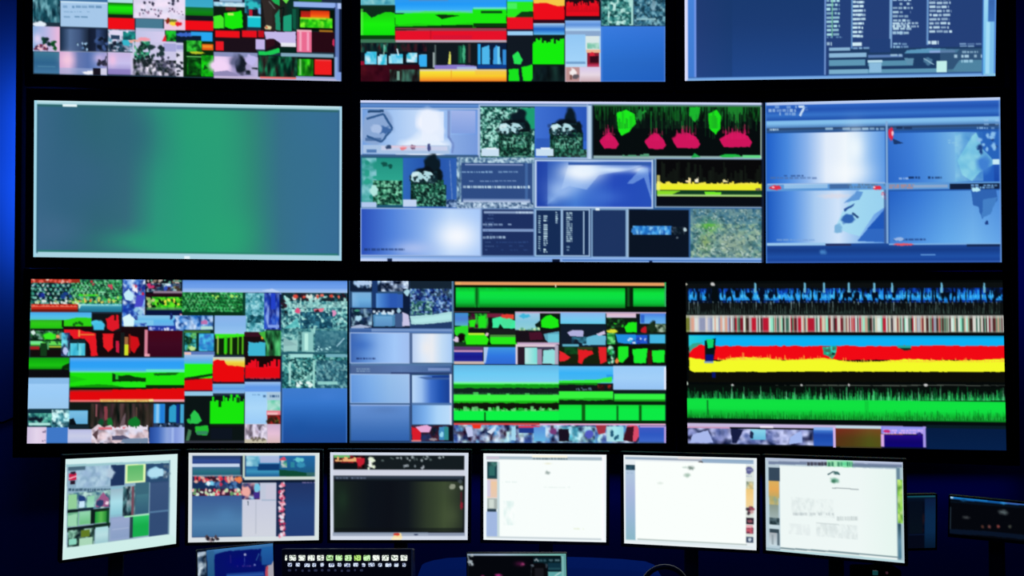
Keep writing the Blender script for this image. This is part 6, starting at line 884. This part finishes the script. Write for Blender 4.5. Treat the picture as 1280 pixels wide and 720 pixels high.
def pic_off_console():
    P = Pic([(1188, 620.5), (1296, 631.5), (1296, 678), (1187, 667)])
    P.z(1110, 560, 4.5); P.r(0, 100, 900, 700, '04060c'); P.l([(340, 276), (430, 288), (655, 308), (900, 326)], 15, '0c549c'); P.l([(345, 276), (560, 297)], 9, '1474c0'); P.l([(640, 305), (850, 322)], 9, '3c60b0'); P.e(360, 277, 9, 6, 'b0d8f0', .4); P.e(650, 310, 18, 7, '2890d8', .5, .8); P.e(425, 296, 14, 9, '0c4470', .6)  # blue light along the top edge is painted into the picture
    P.l([(345, 300), (900, 345)], 10, '06101c'); P.e(648, 360, 22, 12, '505c60', .6); P.e(440, 390, 18, 8, '383c40', .6)
    for x, c in ((532, '503028'), (570, '70403c'), (620, '803c38'), (685, '40443c')): P.e(x, 442, 8, 8, c, .6)
    P.r(345, 330, 355, 470, '1c2834'); P.l([(345, 468), (560, 480), (860, 510)], 26, '081428')
    return P
monitor(pic_off_console, Plane(1187, 3.44, 1300, 3.30), (2, 2, 2, 4), 'long dark monitor at the far right with painted blue-lit top edge and tiny lights', 'dark monitors at the right end of the desk', mb=M_DARK)

# ================================================================== small screens and controls at the bottom edge
def low_unit(pic, pl, mg, name, label, cat, edge):
    P = pic(); out = corners(pl, grow(P.q, *mg)); inn = corners(pl, P.q); n = V(pl.n)
    cx = sum(p.x for p in out) / 4; cy = sum(p.y for p in out) / 4
    for i in (2, 3): out[i].z = DZ + .004
    t = thing(name, (cx, cy, DZ), label, cat)
    MB().slab([p - n * .001 for p in out], [p - n * .016 for p in out]).obj('housing', M_HOUS, t, bevel=.003)
    MB().ring(out, inn, n * .002).obj('bezel', edge, t)
    picture('screen', P, pl, t, .001)
    c = sum(out, Vector()) / 4; tx = V(pl.t)
    top = c - n * .017; foot = c - n * .13; w = tx * .05
    MB().slab([top - w, top + w, Vector(((foot + w).x, (foot + w).y, DZ + .002)), Vector(((foot - w).x, (foot - w).y, DZ + .002))],
              [top - w - n * .006, top + w - n * .006, Vector(((foot + w).x, (foot + w).y + .01, DZ + .002)), Vector(((foot - w).x, (foot - w).y + .01, DZ + .002))]).obj('kickstand', M_DARK, t)
    MB().box(cx - .11, cy - .04, DZ, cx + .11, cy + .03, DZ + .006).obj('foot', M_DARK, t, bevel=.002)
    return t
low_unit(pic_tablet, Plane(247, 3.12, 342, 3.2), (1.2, 1.2, 1.2, 3), 'tablet', 'small tablet glowing dark blue, pale patch at its right edge, under second desk monitor', 'tablet', mat('blue_edge', (.02, .05, .1), .3))
low_unit(pic_small_screen, Plane(584, 3.12, 708, 3.10), (1, 1, 1, 3), 'small_monitor', 'small black monitor outlined in pale teal below the first white page monitor', 'monitor', M_MBEZ)

def on(px, py, dep):
    v = ray(px, py); return V(EYE + v * (dep / v[1]))
# control panel with two rows of lit buttons
kp = Plane(357, 3.30, 514, 3.30, tilt=math.radians(0))
q = corners(kp, [(352, 686), (516, 686), (516, 752), (352, 752)]); n = V(kp.n)
for i in (2, 3): q[i].z = DZ
ct = thing('button_console', ((q[0].x + q[1].x) / 2, 3.32, DZ), 'dark control panel with rows of small glowing white and green buttons', 'control panel')
MB().slab(q, [q[0] + Vector((0, .06, -.01)), q[1] + Vector((0, .06, -.01)), q[2] + Vector((0, .16, 0)), q[3] + Vector((0, .16, 0))]).obj('housing', mat('panel_body', (.006, .008, .02), .4, em=(.0004, .0006, .0030), es=1), ct, bevel=.004)  # faint emission added to lift the housing out of black
MB().slab([a + n * .002 for a in corners(kp, [(514, 687), (516, 687), (516, 730), (514, 730)])], corners(kp, [(514, 687), (516, 687), (516, 730), (514, 730)])).obj('lit_edge_line', mat('edge_glow', (.01, .02, .06), .3, em=(.004, .007, .02), es=1), ct)  # lit right edge of the panel, drawn as a faintly emissive strip
gm = [glyph_mat('white_button', (.15, .2, .15), (.95, 1, .93), 260), glyph_mat('green_button', (.1, .25, .05), (.62, .95, .5), 260), glyph_mat('lime_button', (.05, .12, .02), (.5, .85, .2), 260)]
m2 = glyph_mat('small_white_light', (.08, .1, .25), (.7, .8, .95), 300); m3 = mat('dim_light', (.01, .01, .02), .4, em=(.02, .025, .06), es=1)
def key(name, x, y, w, h, m):
    p = corners(kp, [(x - w, y - h), (x + w, y - h), (x + w, y + h), (x - w, y + h)])
    return MB().slab([a + n * .005 for a in p], p).obj(name, m, ct, bevel=.002)
xs = [357.8] + [366 + (505 - 366) * k / 12 for k in range(13)]
rk = random.Random(4)
for k, x in enumerate(xs):
    key('button', x, 697.2, 1.2 if k == 0 else 4.2, 3.4, gm[2] if k == 8 else gm[1] if k in (5, 6, 7, 9) else gm[0])
for k in range(15):
    x = 363 + 142 * k / 14
    key('indicator_light', x + rk.uniform(-1, 1), 706 + rk.uniform(-.4, .4), rk.uniform(1.6, 4), 2.2, m2)
for k in range(12): key('status_light', 362 + 90 * k / 11, 713 + rk.uniform(-.6, .6), rk.uniform(1, 2.2), 1.3, m3)

# arched blue hood on the desk
hp = Plane(500, 3.30, 850, 3.30)
prof = [(521, 721), (526, 718), (537, 714.6), (555, 711.6), (585, 710.2), (640, 709.4), (700, 709.8), (745, 711), (785, 713), (815, 716), (828, 721)]
top = [V(hp.hit(x, y)) for x, y in prof]
fr_ = top + [Vector((top[-1].x, top[-1].y, DZ)), Vector((top[0].x, top[0].y, DZ))]
M_HOOD = mat('blue_lit_matt', (.001, .006, .06), 1, em=(.0006, .007, .075), es=1.0, noise=.35, scale=6, spec=0)  # blue base and emission stand in for blue light on the hood
h_ = MB().slab(fr_, [p + Vector((0, .17, 0)) for p in fr_]).obj('equipment_hood', M_HOOD, bevel=.006)
tag(h_, 'low arched blue-lit hood behind the small teal-outlined monitor', 'hood')

# headset standing beside the hood
hc = on(831, 708.5, 3.22); hs = thing('headset', (hc.x, hc.y, DZ), 'dark blue grey headset standing at the right end of the blue hood', 'headset')
R0 = .062; zc = hc.z - R0
arc = [Vector((hc.x + R0 * 1.05 * math.cos(a), hc.y, zc + R0 * math.sin(a))) for a in [math.pi * k / 16 for k in range(17)]]
MB().tube([arc[0] - Vector((0, 0, .03))] + arc + [arc[-1] - Vector((0, 0, .03))], .0075, 10).obj('headband', M_GREY, hs, smooth=True)
for s in (-1, 1):
    x = hc.x + s * R0 * 1.05; zz = zc - .055
    MB().tube([(x - s * .005, hc.y, zz), (x + s * .004, hc.y, zz), (x + s * .02, hc.y, zz), (x + s * .026, hc.y, zz)], [.030, .038, .036, .02], 20).obj('ear_cup', M_GREY, hs, smooth=True)
    MB().tube([(x - s * .02, hc.y, zz), (x - s * .016, hc.y, zz), (x - s * .006, hc.y, zz)], [.022, .032, .034], 20).obj('ear_pad', M_FOAM, hs, smooth=True)
MB().box(hc.x - .05, hc.y - .05, DZ, hc.x + .05, hc.y + .05, DZ + .008).obj('rest_base', M_DARK, hs, bevel=.003)
for s in (-1, 1): MB().box(hc.x + s * .048 - .006, hc.y - .006, DZ + .006, hc.x + s * .048 + .006, hc.y + .006, zc - .088).obj('rest_post', M_DARK, hs)

# dark equipment box with a teal light
e0 = on(1100, 712.5, 3.02)
eb = thing('equipment_box', (e0.x, e0.y, DZ), 'small dark box with faint teal and red lights under the rightmost bright monitor', 'equipment')
MB().box(e0.x - .06, e0.y, DZ, e0.x + .06, e0.y + .08, e0.z).obj('housing', mat('matt_black', (.0008, .0009, .001), 1, spec=0), eb, bevel=.006)
def lamp(x, y, w, h, col, nm):
    p = on(x, y, e0.y - .001); MB().box(p.x - w, e0.y - .004, p.z - h, p.x + w, e0.y + .001, p.z + h).obj(nm, mat(nm + '_glow', (.01, .02, .02), .4, em=col, es=1), eb, bevel=.001)
lamp(1094, 716, .007, .006, (.004, .045, .05), 'teal_light'); lamp(1108.5, 716, .003, .003, (.04, .012, .02), 'red_light')

# ================================================================== desk and room
dk = thing('control_desk', (0, 3.2, 0), 'long dark curved desk below the bright monitors', 'desk')
arc_o = []; arc_i = []
for k in range(25):
    x = -2.0 + 4.0 * k / 24; y = 3.79 - .085 * x * x; arc_o.append((x, y)); arc_i.append((x, y - .95))
poly = arc_o + arc_i[::-1]
MB().slab([(x, y, DZ) for x, y in poly], [(x, y, DZ - .035) for x, y in poly]).obj('desk_top', M_DESK, dk)
pan = arc_o[1:-1]; pan2 = [(x, y - .03) for x, y in pan]
MB().slab([(x, y - .05, DZ - .034) for x, y in pan + pan2[::-1]], [(x, y - .05, .12) for x, y in pan + pan2[::-1]]).obj('modesty_panel', M_DESK, dk)
for x in (-1.85, -.6, .6, 1.85):
    y = 3.79 - .085 * x * x
    MB().box(x - .03, y - .85, 0, x + .03, y - .1, DZ - .03).obj('leg', M_DESK, dk, bevel=.004)

RX0, RX1, RY0, RZ = -3.0, 3.0, -1.2, 3.75
M_WALL = mat('painted_wall', (.05, .13, .55), .75, noise=.12, scale=3)
M_SIDE = mat('dark_wall', (.02, .025, .08), .8, noise=.12, scale=3)
M_CEIL = mat('ceiling_paint', (.02, .02, .04), .9, noise=.1); M_FLOOR = mat('carpet', (.012, .014, .03), .95, noise=.5, scale=180)
def struct(name, b, m): tag(b.obj(name, m), kind='structure')
struct('wall_back', MB().box(RX0, BACK, 0, RX1, BACK + .1, RZ), M_WALL)
struct('wall_left', MB().box(RX0 - .1, RY0, 0, RX0, BACK + .1, RZ), M_SIDE)
struct('wall_right', MB().box(RX1, RY0, 0, RX1 + .1, BACK + .1, RZ), M_SIDE)
struct('wall_front', MB().box(RX0, RY0 - .1, 0, RX1, RY0, RZ), M_SIDE)
struct('floor', MB().box(RX0 - .1, RY0 - .1, -.1, RX1 + .1, BACK + .1, 0), M_FLOOR)
struct('ceiling', MB().box(RX0 - .1, RY0 - .1, RZ, RX1 + .1, BACK + .1, RZ + .1), M_CEIL)
struct('baseboard_back', MB().box(RX0, BACK - .015, 0, RX1, BACK, .1), M_SIDE)

# loose cable on the wall at the far left
cb = MB().tube([on(x, y, BACK - .0035) for x, y in ((-70, 532), (-40, 527), (-14, 529), (4, 528), (13, 524), (24, 519.5), (40, 515))], .004, 8).obj('cable', M_RAIL, smooth=True)
tag(cb, 'thin black cable across the blue wall at the lower left of the screens', 'cable')

# ================================================================== light
def area(name, loc, rot, sx, sy, col, e):
    l = bpy.data.lights.new(name, 'AREA'); l.shape = 'RECTANGLE'; l.size = sx; l.size_y = sy; l.color = col; l.energy = e
    o = bpy.data.objects.new(name, l); o.location = loc; o.rotation_euler = rot; C.objects.link(o); return o
def aim(o, d): o.rotation_euler = Vector(d).to_track_quat('-Z', 'Y').to_euler()
a = area('wall_glow_left', (-2.06, 4.84, 2.36), (0, 0, 0), .05, .8, (.06, .35, 1), 4.5); aim(a, (-1, .75, 0))
a = area('wall_glow_right', (2.06, 4.84, 2.2), (0, 0, 0), .05, 1.2, (.005, .03, 1), .55); aim(a, (1, .75, 0))
a = area('ceiling_glow', (0, 3.6, 3.7), (0, 0, 0), 5, .3, (.004, .01, 1), 2.2); aim(a, (0, .3, -1))  # added blue ambient fill, no visible fitting
a = area('desk_glow', (-.4, 1.2, 3.5), (0, 0, 0), 1.5, .4, (.08, .2, 1), 4); aim(a, (0, .8, -1))  # added overhead fill for the things on the desk

a = area('wall_low_fill', (.6, 4.95, .93), (0, 0, 0), 3.4, .05, (.0, .04, 1), .22); aim(a, (0, .25, -1))  # added fill under the frame to tint the lower wall blue
w = bpy.data.worlds.new('World'); bpy.context.scene.world = w; w.use_nodes = True
w.node_tree.nodes['Background'].inputs[0].default_value = (.001, .0015, .006, 1); w.node_tree.nodes['Background'].inputs[1].default_value = 1
cam = bpy.data.cameras.new('Camera'); cam.sensor_width = 36; cam.sensor_fit = 'HORIZONTAL'; cam.lens = 36 * F / 1280
co = bpy.data.objects.new('Camera', cam); co.location = (0, 0, 1.6); co.rotation_euler = (math.pi / 2 + PITCH, 0, 0); C.objects.link(co)
bpy.context.scene.camera = co
vs = bpy.context.scene.view_settings; vs.view_transform = 'Standard'; vs.look = 'None'; vs.exposure = 0; vs.gamma = 1
